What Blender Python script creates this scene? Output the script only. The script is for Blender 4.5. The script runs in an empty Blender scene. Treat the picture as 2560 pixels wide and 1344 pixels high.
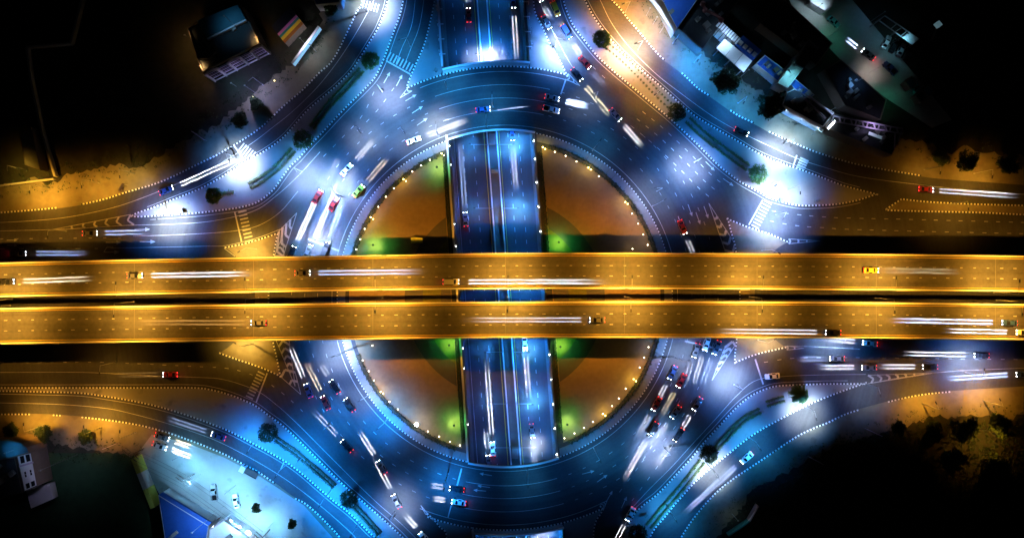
import bpy, math, random
from mathutils import Vector, Matrix
from mathutils.geometry import tessellate_polygon

random.seed(7)
R = math.radians
sc = bpy.context.scene
COL = sc.collection

# ------------------------------------------------------------------ survey
H = 215.0                       # height of the camera above the road
def at(px, py, z=0.0):          # plan survey: photo pixel + height -> place
    k = (H - z) / H
    return Vector(((px - 1280) / 8 * k, (672 - py) / 8 * k, z))

# ------------------------------------------------------------------ camera
cam_d = bpy.data.cameras.new('camera')
cam_d.sensor_width = 36
cam_d.lens = 36 * H / 320.0
cam_d.clip_end = 3000
cam = bpy.data.objects.new('camera', cam_d)
cam.location = (0, 0, H)
COL.objects.link(cam)
sc.camera = cam

# ------------------------------------------------------------------ world, exposure
w = bpy.data.worlds.new('World'); sc.world = w; w.use_nodes = True
nt = w.node_tree
sky = nt.nodes.new('ShaderNodeTexSky'); sky.sky_type = 'NISHITA'; sky.sun_disc = False
sky.sun_elevation = R(-2.0); sky.sun_rotation = R(200)
bg = nt.nodes['Background']; bg.inputs[1].default_value = 0.012
nt.links.new(sky.outputs[0], bg.inputs[0])
sc.view_settings.view_transform = 'Standard'; sc.view_settings.look = 'None'
sc.view_settings.gamma = 1; sc.view_settings.exposure = 0
sc.cycles.use_denoising = True
sc.cycles.max_bounces = 3; sc.cycles.diffuse_bounces = 1; sc.cycles.glossy_bounces = 1
sc.cycles.transmission_bounces = 1
sc.cycles.sample_clamp_indirect = 1.0
sc.cycles.caustics_reflective = False; sc.cycles.caustics_refractive = False

# ------------------------------------------------------------------ materials
def mat(name, rgb, rough=0.8, var=0.25, scale=1.2, bump=0.0, metal=0.0, stretch=None, emit=None, es=0.0,
        streak=None, rings=None, spots=0.0):
    m = bpy.data.materials.new(name); m.use_nodes = True
    n = m.node_tree.nodes; l = m.node_tree.links
    b = n['Principled BSDF']
    b.inputs['Roughness'].default_value = rough; b.inputs['Metallic'].default_value = metal
    b.inputs['Specular IOR Level'].default_value = 0.25
    if emit:
        b.inputs['Emission Color'].default_value = (*emit, 1); b.inputs['Emission Strength'].default_value = es
    if var <= 0:
        b.inputs['Base Color'].default_value = (*rgb, 1); return m
    g = n.new('ShaderNodeNewGeometry')
    mp = n.new('ShaderNodeMapping'); l.new(g.outputs['Position'], mp.inputs[0])
    if stretch: mp.inputs['Scale'].default_value = stretch
    def noise(sc_, det, src):
        t = n.new('ShaderNodeTexNoise'); t.inputs['Scale'].default_value = sc_; t.inputs['Detail'].default_value = det
        l.new(src, t.inputs['Vector']); return t.outputs['Fac']
    fine = noise(scale, 5, mp.outputs[0]); broad = noise(scale * 0.12, 3, mp.outputs[0])
    def mth(op, a, c):
        t = n.new('ShaderNodeMath'); t.operation = op
        for i, v in enumerate((a, c)):
            if isinstance(v, (int, float)): t.inputs[i].default_value = v
            else: l.new(v, t.inputs[i])
        return t.outputs[0]
    f = mth('ADD', mth('MULTIPLY', mth('SUBTRACT', fine, .5), 1.6), mth('MULTIPLY', mth('SUBTRACT', broad, .5), 2.2))
    if rings:                       # tyre wear running round a centre
        vs = n.new('ShaderNodeVectorMath'); vs.operation = 'DISTANCE'
        l.new(g.outputs['Position'], vs.inputs[0]); vs.inputs[1].default_value = (*rings, 0.02)
        cx = n.new('ShaderNodeCombineXYZ'); l.new(vs.outputs['Value'], cx.inputs[0])
        f = mth('ADD', f, mth('MULTIPLY', mth('SUBTRACT', noise(0.9, 4, cx.outputs[0]), .5), 2.2))
    if streak:
        m2 = n.new('ShaderNodeMapping'); m2.inputs['Scale'].default_value = streak
        l.new(g.outputs['Position'], m2.inputs[0])
        f = mth('ADD', f, mth('MULTIPLY', mth('SUBTRACT', noise(1.0, 5, m2.outputs[0]), .5), 2.6))
    fac = mth('ADD', mth('MULTIPLY', f, var), 1.0)
    fac = mth('MAXIMUM', fac, 0.15)
    if spots > 0:                   # stains and dead leaves
        s = noise(scale * .5, 6, mp.outputs[0])
        r_ = n.new('ShaderNodeMapRange'); l.new(s, r_.inputs[0])
        r_.inputs[1].default_value = .60; r_.inputs[2].default_value = .70
        r_.inputs[3].default_value = 1.0; r_.inputs[4].default_value = 1 - spots
        fac = mth('MULTIPLY', fac, r_.outputs[0])
    mx = n.new('ShaderNodeVectorMath'); mx.operation = 'SCALE'
    mx.inputs[0].default_value = rgb; l.new(fac, mx.inputs['Scale'])
    l.new(mx.outputs[0], b.inputs['Base Color'])
    if bump > 0:
        bp = n.new('ShaderNodeBump'); bp.inputs['Strength'].default_value = bump; bp.inputs['Distance'].default_value = 0.05
        l.new(fine, bp.inputs['Height']); l.new(bp.outputs[0], b.inputs['Normal'])
    return m

RC = at(1262, 745)              # centre of the roundabout
RCX, RCY = RC.x, RC.y
M = {}
M['soil'] = mat('soil_and_weeds', (.026, .025, .018), 1, .6, .5, .3)
M['asphalt'] = mat('asphalt', (.048, .048, .050), .75, .30, 1.5, .1, rings=(RCX, RCY))
M['asphalt_low'] = mat('asphalt_underpass', (.055, .055, .058), .7, .15, 1.2, .1, streak=(1.1, .04, 1))
M['deck'] = mat('deck_asphalt', (.080, .077, .072), .75, .40, 1.0, .1, streak=(.010, .55, 1))
M['concrete'] = mat('concrete', (.36, .35, .33), .85, .16, 1.0, .2)
M['concrete_white'] = mat('painted_concrete', (.74, .73, .70), .7, .10, 2)
M['concrete_dark'] = mat('weathered_concrete', (.14, .14, .13), .9, .22, .8, .2)
M['paving'] = mat('pale_paving', (.19, .19, .185), .85, .16, .5, .2, spots=.35)
M['paving_sand'] = mat('sandy_verge', (.15, .13, .09), .95, .40, .5, .3, spots=.3)
M['plaza'] = mat('plaza_paving', (.28, .19, .10), .85, .28, .7, .2)
M['plaza_dark'] = mat('plaza_dark_paving', (.115, .10, .085), .85, .18, .7, .2)  # darker tone that paints the plaza's shadow arcs
M['plaza_lawn'] = mat('thin_lawn', (.17, .16, .045), .95, .22, 1.3, .3)
M['yard'] = mat('yard_concrete', (.26, .26, .255), .85, .14, .6, .2, spots=.25)
M['white_paint'] = mat('road_paint', (.34, .34, .33), .7, .55, 1.6)
M['yellow_paint'] = mat('yellow_road_paint', (.75, .50, .06), .6, .15, 2.5)
M['kerb_white'] = mat('kerb_white', (.62, .62, .60), .6, .08, 3)
M['kerb_black'] = mat('kerb_black', (.02, .02, .02), .6, .1, 3)
M['leaf'] = mat('leaves', (.060, .125, .028), .7, .5, 1.5)
M['leaf_dark'] = mat('dark_leaves', (.022, .042, .016), .7, .5, 1.5)
M['bark'] = mat('bark', (.10, .075, .05), .9, .3, 6, .3)
M['steel'] = mat('galvanised_steel', (.30, .31, .32), .5, .12, 4, metal=.6)
M['black_metal'] = mat('black_metal', (.02, .02, .022), .5, .1, 4)
M['glass'] = mat('dark_glass', (.012, .014, .018), .08, 0)
M['rubber'] = mat('tyre_rubber', (.015, .015, .015), .8, .1, 4)
M['wood'] = mat('grey_wood', (.12, .10, .08), .9, .3, 3)
M['roof_dark'] = mat('dark_roof', (.030, .034, .040), .7, .3, .8, streak=(2.5, .1, 1))
M['roof_teal'] = mat('teal_roof', (.035, .12, .16), .6, .15, .8)
M['roof_blue'] = mat('blue_roof', (.02, .10, .42), .5, .12, .6, streak=(1.5, 1.5, 1))
M['roof_white'] = mat('white_roof', (.72, .74, .76), .5, .06, .8)
M['wall_pale'] = mat('pale_wall', (.52, .50, .54), .8, .12, .8)
M['wall_brown'] = mat('brown_wall', (.15, .12, .10), .9, .2, .8)
M['wall_yellow'] = mat('yellow_wall', (.62, .66, .12), .8, .10, .8)
M['field_green'] = mat('rough_grass', (.016, .045, .022), 1, .5, .5, .3)
M['red_pipe'] = mat('terracotta_trim', (.30, .12, .12), .8, .15, 2)
M['lilac_trim'] = mat('lilac_trim', (.50, .42, .55), .7, .15, 2)
def flat(name, rgb, rough=.5): return mat(name, rgb, rough, .06, 2)
for k, c in dict(pink=(.55, .16, .50), teal=(.03, .20, .24), gold=(.62, .42, .02), rust=(.26, .09, .02),
                 navy=(.015, .02, .04), cyan=(.10, .45, .60)).items(): M[k] = flat(k + '_sheet', c)
M['lamp_white'] = mat('lamp_lens_white', (.8, .8, .8), .3, 0, emit=(.85, .93, 1), es=30)
M['lamp_warm'] = mat('lamp_lens_warm', (.8, .8, .8), .3, 0, emit=(1, .62, .22), es=30)
M['globe_warm'] = mat('globe_warm', (.8, .8, .8), .3, 0, emit=(1, .86, .62), es=9)
M['globe_yellow'] = mat('globe_yellow', (.8, .8, .8), .3, 0, emit=(1, .80, .25), es=14)
M['globe_white'] = mat('globe_white', (.8, .8, .8), .3, 0, emit=(.9, .95, 1), es=60)
M['head_lens'] = mat('headlight_lens', (.8, .8, .8), .2, 0, emit=(.9, .95, 1), es=25)
M['tail_lens'] = mat('taillight_lens', (.5, .02, .02), .2, 0, emit=(1, .03, .03), es=9)
M['head_off'] = mat('headlight_unlit', (.7, .7, .72), .15, 0)
M['tail_off'] = mat('taillight_unlit', (.25, .01, .01), .2, 0)
M['tube_cyan'] = mat('cyan_tube', (.8, .8, .8), .4, 0, emit=(.45, .85, 1), es=.12)
M['tube_white'] = mat('white_tube', (.8, .8, .8), .4, 0, emit=(.85, .92, 1), es=9)
M['screen'] = mat('sign_face', (.5, .5, .5), .4, 0, emit=(.25, .60, .95), es=.8)

# ------------------------------------------------------------------ mesh helper
class MB:
    def __init__(s): s.v = []; s.f = []; s.m = []
    def face(s, pts, m=0):
        i = len(s.v); s.v += [tuple(p) for p in pts]; s.f.append(tuple(range(i, i + len(pts)))); s.m.append(m)
    def prism(s, pts, z0, z1, m=0, bottom=False, ms=None):
        p = [(q[0], q[1]) for q in pts]
        a = sum(p[i][0] * p[(i + 1) % len(p)][1] - p[(i + 1) % len(p)][0] * p[i][1] for i in range(len(p)))
        if a < 0: p.reverse()
        i0 = len(s.v); n = len(p)
        s.v += [(x, y, z1) for x, y in p]
        for t in tessellate_polygon([[Vector((x, y, 0)) for x, y in p]]):
            a_, b_, c_ = (p[k] for k in t)
            cr = (b_[0] - a_[0]) * (c_[1] - a_[1]) - (b_[1] - a_[1]) * (c_[0] - a_[0])
            t = tuple(t) if cr > 0 else tuple(reversed(t))
            s.f.append(tuple(i0 + k for k in t)); s.m.append(m)
        if z0 is not None:
            j0 = len(s.v); s.v += [(x, y, z0) for x, y in p]
            for k in range(n):
                s.f.append((i0 + k, j0 + k, j0 + (k + 1) % n, i0 + (k + 1) % n)); s.m.append(m if ms is None else ms)
            if bottom:
                for t in tessellate_polygon([[Vector((x, y, 0)) for x, y in p]]):
                    a_, b_, c_ = (p[k] for k in t)
                    cr = (b_[0] - a_[0]) * (c_[1] - a_[1]) - (b_[1] - a_[1]) * (c_[0] - a_[0])
                    t = tuple(t) if cr < 0 else tuple(reversed(t))
                    s.f.append(tuple(j0 + k for k in t)); s.m.append(m if ms is None else ms)
    def box(s, c, sx, sy, sz, rz=0, m=0, rm=None):
        co, si = math.cos(rz), math.sin(rz)
        P = []
        for z in (-1, 1):
            for x, y in ((-1, -1), (1, -1), (1, 1), (-1, 1)):
                q = Vector((x * sx / 2, y * sy / 2, z * sz / 2))
                if rm is not None: q = rm @ q
                else: q = Vector((q.x * co - q.y * si, q.x * si + q.y * co, q.z))
                P.append(tuple(q + Vector(c)))
        i = len(s.v); s.v += P
        for f in ((0, 3, 2, 1), (4, 5, 6, 7), (0, 1, 5, 4), (1, 2, 6, 5), (2, 3, 7, 6), (3, 0, 4, 7)):
            s.f.append(tuple(i + k for k in f)); s.m.append(m)
    def bar(s, p, q, wd, ht, m=0):        # square bar between two points
        p, q = Vector(p), Vector(q); d = q - p
        s.box((p + q) / 2, d.length, wd, ht, m=m, rm=d.to_track_quat('X', 'Z').to_matrix())
    def tube(s, p, q, r0, r1=None, n=8, m=0, cap=True):
        p, q = Vector(p), Vector(q); r1 = r0 if r1 is None else r1
        rm = (q - p).to_track_quat('Z', 'Y').to_matrix()
        i = len(s.v)
        for c, r in ((p, r0), (q, r1)):
            for k in range(n):
                a = 2 * math.pi * k / n
                s.v.append(tuple(c + rm @ Vector((r * math.cos(a), r * math.sin(a), 0))))
        for k in range(n):
            s.f.append((i + k, i + (k + 1) % n, i + n + (k + 1) % n, i + n + k)); s.m.append(m)
        if cap:
            s.f.append(tuple(i + n + k for k in range(n))); s.m.append(m)
            s.f.append(tuple(i + k for k in reversed(range(n)))); s.m.append(m)
    def ball(s, c, r, n=8, k=5, m=0, sz=1.0):
        i = len(s.v); c = Vector(c)
        for a in range(k + 1):
            th = math.pi * a / k
            for b in range(n):
                ph = 2 * math.pi * b / n
                s.v.append((c.x + r * math.sin(th) * math.cos(ph), c.y + r * math.sin(th) * math.sin(ph), c.z + r * sz * math.cos(th)))
        for a in range(k):
            for b in range(n):
                s.f.append((i + a * n + b, i + (a + 1) * n + b, i + (a + 1) * n + (b + 1) % n, i + a * n + (b + 1) % n)); s.m.append(m)
    def mesh(s, name, mats):
        me = bpy.data.meshes.new(name); me.from_pydata(s.v, [], s.f)
        for mm in (mats if isinstance(mats, (list, tuple)) else [mats]): me.materials.append(mm)
        me.polygons.foreach_set('material_index', s.m); me.update(); return me
    def build(s, name, mats, parent=None):
        return link(name, s.mesh(name, mats), parent)

def link(name, data, parent=None, loc=None):
    o = bpy.data.objects.new(name, data); COL.objects.link(o)
    if parent is not None: o.parent = parent
    if loc is not None: o.location = loc
    return o
def tag(o, label, cat, group=None):
    o['label'] = label; o['category'] = cat
    if group: o['group'] = group
    return o
def thing(name, label, cat, loc=(0, 0, 0), rz=0, group=None):
    o = link(name, None); o.location = loc; o.rotation_euler = (0, 0, rz); o.empty_display_size = .5
    return tag(o, label, cat, group)
def struct(o, label=None):
    o['kind'] = 'structure'
    if label: o['label'] = label
    return o
def copy_tree(o, parent=None):
    c = o.copy(); COL.objects.link(c)
    if parent is not None: c.parent = parent
    for ch in list(o.children): copy_tree(ch, c)
    return c

def smooth(pts, step=.8):         # Catmull-Rom through 2-D points, then even steps
    p = [Vector((q[0], q[1])) for q in pts]
    if len(p) < 3: dense = p
    else:
        dense = []
        e = [p[0] * 2 - p[1]] + p + [p[-1] * 2 - p[-2]]
        for i in range(1, len(e) - 2):
            for k in range(10):
                t = k / 10
                a, b, c, d = e[i - 1:i + 3]
                dense.append(.5 * ((2 * b) + (c - a) * t + (2 * a - 5 * b + 4 * c - d) * t * t + (3 * b - a - 3 * c + d) * t ** 3))
        dense.append(p[-1])
    return resample(dense, step)
def resample(p, step):
    p = [Vector((q[0], q[1])) for q in p]
    L = [0]
    for a, b in zip(p, p[1:]): L.append(L[-1] + (b - a).length)
    n = max(1, round(L[-1] / step)); out = []; j = 0
    for i in range(n + 1):
        s = L[-1] * i / n
        while j < len(L) - 2 and L[j + 1] < s: j += 1
        seg = L[j + 1] - L[j]
        t = 0 if seg < 1e-9 else (s - L[j]) / seg
        out.append(p[j].lerp(p[j + 1], t))
    return out
def px(pts, z=0): return [at(x, y, z).to_2d() for x, y in pts]
def normals(p):                   # left normals of a polyline
    out = []
    for i in range(len(p)):
        d = p[min(i + 1, len(p) - 1)] - p[max(i - 1, 0)]
        d = d.normalized() if d.length > 1e-9 else Vector((1, 0))
        out.append(Vector((-d.y, d.x)))
    return out
def area(p): return sum(p[i].x * p[(i + 1) % len(p)].y - p[(i + 1) % len(p)].x * p[i].y for i in range(len(p)))

def kerb(mb, line, side, closed=False, wd=.42, z1=.16, z0=0.0):
    p = resample(line, .53)
    n = normals(p)
    for i in range(len(p) - 1):
        a, b = p[i], p[i + 1]; na, nb = n[i] * side * wd, n[i + 1] * side * wd
        mb.prism([a, b, b + nb, a + na], z0, z1, m=i % 2)
def strip(mb, line, wd, z, m=0):
    n = normals(line)
    for i in range(len(line) - 1):
        a, b = line[i], line[i + 1]; na, nb = n[i] * wd / 2, n[i + 1] * wd / 2
        mb.face([(*(a - na), z), (*(b - nb), z), (*(b + nb), z), (*(a + na), z)], m)
def dashes(mb, line, wd, on, off, z, m=0):
    p = resample(line, .25); s = 0
    run = []
    for i, q in enumerate(p):
        if (i * .25) % (on + off) < on: run.append(q)
        else:
            if len(run) > 1: strip(mb, run, wd, z, m)
            run = []
    if len(run) > 1: strip(mb, run, wd, z, m)

# ------------------------------------------------------------------ outlines (photo pixels)
A1 = [(968, -140), (968, -60), (968, 0), (947, 63), (920, 110), (897, 147), (877, 177), (837, 217), (793, 253), (760, 283), (710, 340), (660, 377), (617, 400), (560, 437), (500, 470), (433, 497), (383, 517), (337, 533), (327, 542)]
A2 = [(327, 542), (353, 543), (433, 538), (500, 533), (550, 527), (600, 520), (645, 506), (683, 477), (703, 450), (727, 417), (747, 398), (777, 364), (807, 333), (840, 297), (873, 263), (907, 230), (937, 197), (955, 163), (967, 133), (985, 83), (1000, 43), (1010, 0), (1018, -60), (1022, -140)]
D1 = [(1400, -140), (1402, -60), (1407, 0), (1417, 33), (1433, 67), (1460, 103), (1493, 143), (1533, 180), (1577, 217), (1620, 253), (1667, 292), (1700, 322), (1740, 360), (1790, 410), (1827, 440), (1857, 460), (1893, 480), (1923, 497), (1960, 508), (1997, 515), (2040, 515), (2090, 512), (2140, 503), (2173, 493), (2195, 485)]
D2 = [(2195, 485), (2157, 475), (2107, 462), (2057, 443), (2017, 428), (1973, 413), (1930, 397), (1887, 377), (1847, 353), (1807, 330), (1767, 307), (1733, 285), (1700, 257), (1650, 213), (1600, 170), (1550, 123), (1500, 63), (1467, 7), (1440, -60), (1425, -140)]
H1 = [(-260, 968), (-100, 967), (0, 967), (213, 967), (333, 967), (483, 967), (533, 973), (577, 985), (610, 998), (640, 1012), (673, 1036), (706, 1060), (742, 1093), (766, 1117), (793, 1144), (817, 1168), (841, 1192), (871, 1220), (890, 1236), (920, 1262), (959, 1295), (992, 1325), (1013, 1346), (1050, 1390), (1075, 1480)]
H2 = [(1010, 1480), (975, 1380), (938, 1344), (923, 1331), (890, 1298), (865, 1276), (835, 1253), (796, 1220), (757, 1186), (721, 1159), (676, 1132), (631, 1108), (577, 1080), (528, 1060), (467, 1038), (400, 1018), (333, 1003), (267, 992), (200, 983), (100, 980), (0, 978), (-100, 977), (-260, 977)]
J1 = [(1505, 1480), (1530, 1400), (1554, 1340), (1572, 1305), (1588, 1278), (1612, 1256), (1640, 1235), (1671, 1204), (1702, 1170), (1733, 1136), (1760, 1102), (1788, 1072), (1819, 1038), (1850, 1007), (1880, 985), (1914, 970), (1948, 962), (2037, 958), (2087, 957), (2167, 957)]
J2 = [(2167, 957), (2120, 973), (2080, 988), (2030, 1008), (1994, 1025), (1951, 1048), (1902, 1075), (1862, 1102), (1816, 1139), (1773, 1173), (1736, 1207), (1711, 1235), (1686, 1263), (1662, 1293), (1640, 1318), (1625, 1344), (1600, 1400), (1580, 1480)]
B_ = [[(1092, -140), (1088, -60), (1085, 0), (1073, 60), (1060, 110), (1043, 150), (1027, 187), (1016, 217), (1022, 225)]]
C_ = [[(1420, 192), (1415, 180), (1400, 150), (1377, 110), (1357, 67), (1340, 33), (1335, 0), (1333, -60), (1332, -140)]]
G1 = [(697, 580), (660, 593), (613, 607), (562, 617)]
G2 = [(562, 617), (587, 638), (625, 685), (638, 735), (628, 800), (585, 855), (548, 883)]
G3 = [(548, 883), (583, 896), (640, 915), (673, 928), (703, 942)]
G4 = [(703, 942), (693, 890), (684, 850), (673, 740), (687, 633), (697, 580)]
F1 = [(1817, 545), (1873, 567), (1923, 583), (1970, 603)]
F2 = [(1970, 603), (1935, 628), (1897, 680), (1886, 740), (1897, 800), (1937, 847), (1966, 869)]
F3 = [(1966, 869), (1920, 879), (1880, 890), (1835, 908)]
F4 = [(1835, 908), (1836, 880), (1840, 845), (1848, 740), (1838, 627), (1827, 583), (1817, 545)]
E1 = [(2700, 514), (2560, 512), (2420, 508), (2320, 503), (2253, 496)]
E2 = [(2253, 496), (2213, 522)]
E3 = [(2213, 522), (2220, 527), (2320, 530), (2453, 533), (2560, 538), (2700, 541)]
NWK = [(905, -140), (908, -60), (909, 3), (893, 33), (873, 75), (850, 123), (827, 160), (800, 183), (757, 228), (710, 267), (660, 315), (610, 350), (547, 387), (500, 410), (433, 443), (383, 463), (313, 483), (267, 498), (200, 513), (123, 523), (0, 533), (-120, 540), (-260, 545)]
SWK = [(-260, 1033), (0, 1033), (67, 1033), (133, 1035), (200, 1040), (267, 1047), (333, 1057), (383, 1068), (433, 1083), (473, 1097), (520, 1115), (567, 1135), (600, 1153), (640, 1173), (691, 1207), (733, 1240), (760, 1253), (793, 1280), (826, 1313), (850, 1340), (890, 1400), (920, 1480)]
NEK = [(1500, -140), (1515, -40), (1528, 0), (1547, 20), (1567, 47), (1593, 77), (1620, 110), (1640, 133), (1660, 152), (1702, 183), (1743, 222), (1774, 242), (1824, 277), (1847, 292), (1883, 309), (1930, 335), (1993, 363), (2040, 382), (2090, 398), (2140, 412), (2207, 425), (2280, 437), (2340, 446), (2460, 455), (2560, 462), (2700, 468)]
SEK = [(2700, 955), (2560, 965), (2480, 970), (2373, 977), (2320, 982), (2270, 990), (2220, 1002), (2143, 1023), (2107, 1035), (2067, 1055), (2040, 1065), (1994, 1087), (1933, 1127), (1887, 1158), (1840, 1189), (1803, 1216), (1763, 1256), (1733, 1293), (1708, 1330), (1690, 1370), (1670, 1480)]
TL0, TL1 = (1095 - .0654 * 140, -140), (1095 + .0654 * 1480, 1480)
TR0, TR1 = (1313 - .0736 * 140, -140), (1313 + .0736 * 1480, 1480)
def tl(y): return 1095 + .0654 * y
def tr(y): return 1313 + .0736 * y

# ------------------------------------------------------------------ ground and roads
far = 900
tl0, tl1, tr0, tr1 = (at(*q).to_2d() for q in (TL0, TL1, TR0, TR1))
mb = MB()
mb.prism([(-far, far), (-far, -far), (tl1.x, -far), tl1, tl0, (tl0.x, far)], None, 0)
mb.prism([(far, far), (far, -far), (tr1.x, -far), tr1, tr0, (tr0.x, far)], None, 0)
mb.prism([(tl0.x, far), (tr0.x, far), tr0, tl0], None, 0); mb.prism([(tl1.x, -far), (tr1.x, -far), tr1, tl1], None, 0)
ground = struct(mb.build('ground', M['soil']), 'dark soil and weeds around the junction')

ZR = .02
mb = MB()
nw, sw = smooth(px(NWK), 1.5), smooth(px(SWK), 1.5)
ne, se = smooth(px(NEK), 1.5), smooth(px(SEK), 1.5)
mb.prism([tl0] + nw + sw + [tl1], None, ZR)
mb.prism([tr0] + ne + se + [tr1], None, ZR)
def arc(r, a0, a1, n=60): return [Vector((RCX + r / 8 * math.cos(a0 + (a1 - a0) * i / n), RCY + r / 8 * math.sin(a0 + (a1 - a0) * i / n))) for i in range(n + 1)]
def circ_line(r, left, top):      # angle where circle r meets a trench edge
    fn = tl if left else tr
    y = 745 - (r if top else -r)
    for _ in range(30):
        x = fn(y); dx = x - 1262
        y = 745 - math.sqrt(max(r * r - dx * dx, 0)) * (1 if top else -1)
    return math.atan2(745 - y, fn(y) - 1262)
for top in (True, False):         # the ring road crosses the underpass on two spans
    aL0, aR0 = circ_line(420, True, top), circ_line(420, False, top)
    aL1, aR1 = circ_line(592, True, top), circ_line(592, False, top)
    mb.prism(arc(420, aL0, aR0, 24) + arc(592, aR1, aL1, 24), -1.2, ZR, bottom=True)
road = struct(mb.build('road', M['asphalt']), 'dark asphalt of the roundabout and its approach roads')

# ------------------------------------------------------------------ underpass
ZF = -6.0
def uat(x, y): return at(x, y, ZF).to_2d()
ut = thing('underpass', 'sunken six lane underpass trench running north south under the roundabout', 'underpass')
mb = MB()
mb.prism([tl0, tl1, tr1, tr0], None, ZF)
mb.build('underpass_road', M['asphalt_low'], ut)
for a, b, s in ((tl0, tl1, 1), (tr1, tr0, 1)):
    mb = MB(); d = (b - a).normalized(); n = Vector((-d.y, d.x)) * s
    # wall face, coping and parapet
    mb.prism([a, b, b + n * .5, a + n * .5], ZF, -1.25)
    mb.build('side_wall', M['concrete_dark'], ut)
    fx = tl if s > 0 else tr
    for y0, y1 in ((-140, 168 if s > 0 else 158), (338 if s > 0 else 324, 1152 if s > 0 else 1150), (1322, 1480)):
        c_, d_ = at(fx(y0), y0).to_2d(), at(fx(y1), y1).to_2d()
        mb = MB(); mb.prism([c_ - n * .05, d_ - n * .05, d_ + n * .28, c_ + n * .28], -.02, 1.0, bottom=True)
        mb.build('parapet', M['concrete_white'], ut)
    mb = MB(); mb.prism([a + n * .5, b + n * .5, b + n * 1.5, a + n * 1.5], ZF, ZF + .35)
    mb.build('footway', M['concrete_dark'], ut)
# median
def med(side, y): return (1193 + .0735 * y) if side < 0 else (1217 + .0735 * y)
mb = MB(); mbm = MB()
for s in (-1, 1):
    line = [uat(med(s, y), y) for y in range(-140, 1481, 20)]
    n = normals(line)
    mb2 = MB()
    mb2.prism([line[0] - n[0] * .22, line[-1] - n[-1] * .22, line[-1] + n[-1] * .22, line[0] + n[0] * .22], ZF, ZF + .95)
    mb2.build('median_barrier', M['concrete_white'], ut)
line = [uat(med(0, y) - 12 if False else (med(-1, y) + med(1, y)) / 2, y) for y in (-140, 1480)]
mb.prism([line[0] + Vector((-1.2, 0)), line[1] + Vector((-1.2, 0)), line[1] + Vector((1.2, 0)), line[0] + Vector((1.2, 0))], ZF, ZF + .2)
mb.build('median_strip', M['concrete_dark'], ut)
for y in (350, 430, 1128):
    c = uat((med(-1, y) + med(1, y)) / 2, y); mb = MB()
    mb.box((c.x, c.y, ZF + 1.3), 2.0, 3.2 if y != 430 else 1.0, 2.2, 0); mb.build('median_block', M['concrete'], ut)
mb = MB()
zl = ZF + .006
for off in (62, 35): dashes(mb, [uat(med(-1, y) - off + 0.0 * y, y) for y in (-140, 1480)], .16, 1.6, 2.2, zl)
for off in (28, 55): dashes(mb, [uat(med(1, y) + off, y) for y in (-140, 1480)], .16, 1.6, 2.2, zl)
for s, off in ((-1, -8), (-1, -84), (1, 6), (1, 88)):
    strip(mb, [uat(med(s, y) + off, y) for y in (-140, 1480)], .14, zl, 1 if abs(off) < 10 else 0)
mb.build('lane_marking', [M['white_paint'], M['yellow_paint']], ut)
# parapets of the two ring road spans
for top in (True, False):
    for r, nm in ((420, 'inner'), (590, 'outer')):
        aL, aR = circ_line(r, True, top), circ_line(r, False, top)
        o_ = thing('span_parapet', ('%s curved concrete parapet of the ring road above the underpass, %s span' % (nm, 'upper' if top else 'lower')), 'parapet')
        mb = MB(); mb.prism(arc(r - 2.2, aL, aR, 24) + arc(r + 1.2, aR, aL, 24), ZR, .95, bottom=True); mb.build('wall', M['concrete'], o_)
        mb = MB(); mb.prism(arc(r - 2.8, aL, aR, 24) + arc(r + 1.8, aR, aL, 24), .95, 1.05, bottom=True); mb.build('coping', M['concrete_white'], o_)

# ------------------------------------------------------------------ islands
def island(label, chains, top, name='traffic_island', kerbs=None, zt=.13):
    lines = [smooth(px(c), 1.0) if len(c) > 2 else px(c) for c in chains]
    loop = []
    for l_ in lines: loop += l_[:-1] if (loop is not None and l_ is not lines[-1]) else l_
    if (loop[0] - loop[-1]).length < .05: loop.pop()
    side = 1 if area(loop) > 0 else -1
    mb = MB(); mb.prism(loop, ZR - .01, zt)
    o = struct(mb.build(name, top), label)
    mb = MB()
    for i, l_ in enumerate(lines):
        if kerbs is None or i in kerbs: kerb(mb, l_, side, z0=ZR - .005)
    mb.build('kerb', [M['kerb_white'], M['kerb_black']], o)
    return o
RO = 577
def ringpx(a0, a1, r=RO, n=16):
    return [(1262 + r * math.cos(a0 + (a1 - a0) * i / n), 745 - r * math.sin(a0 + (a1 - a0) * i / n)) for i in range(n + 1)]
island('long curved island with clipped hedges, upper left', [A1, A2, [(1022, -140), (968, -140)]], M['paving'], kerbs=(0, 1))
island('long curved island with clipped hedges, upper right', [D1, D2, [(1425, -140), (1400, -140)]], M['paving'], kerbs=(0, 1))
island('long curved island with clipped hedges, lower left', [H1, [(1075, 1480), (1010, 1480)], H2, [(-260, 977), (-260, 968)]], M['paving'], kerbs=(0, 2))
island('long curved island with clipped hedges, lower right', [J1, J2, [(1580, 1480), (1505, 1480)]], M['paving'], kerbs=(0, 1))
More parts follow.
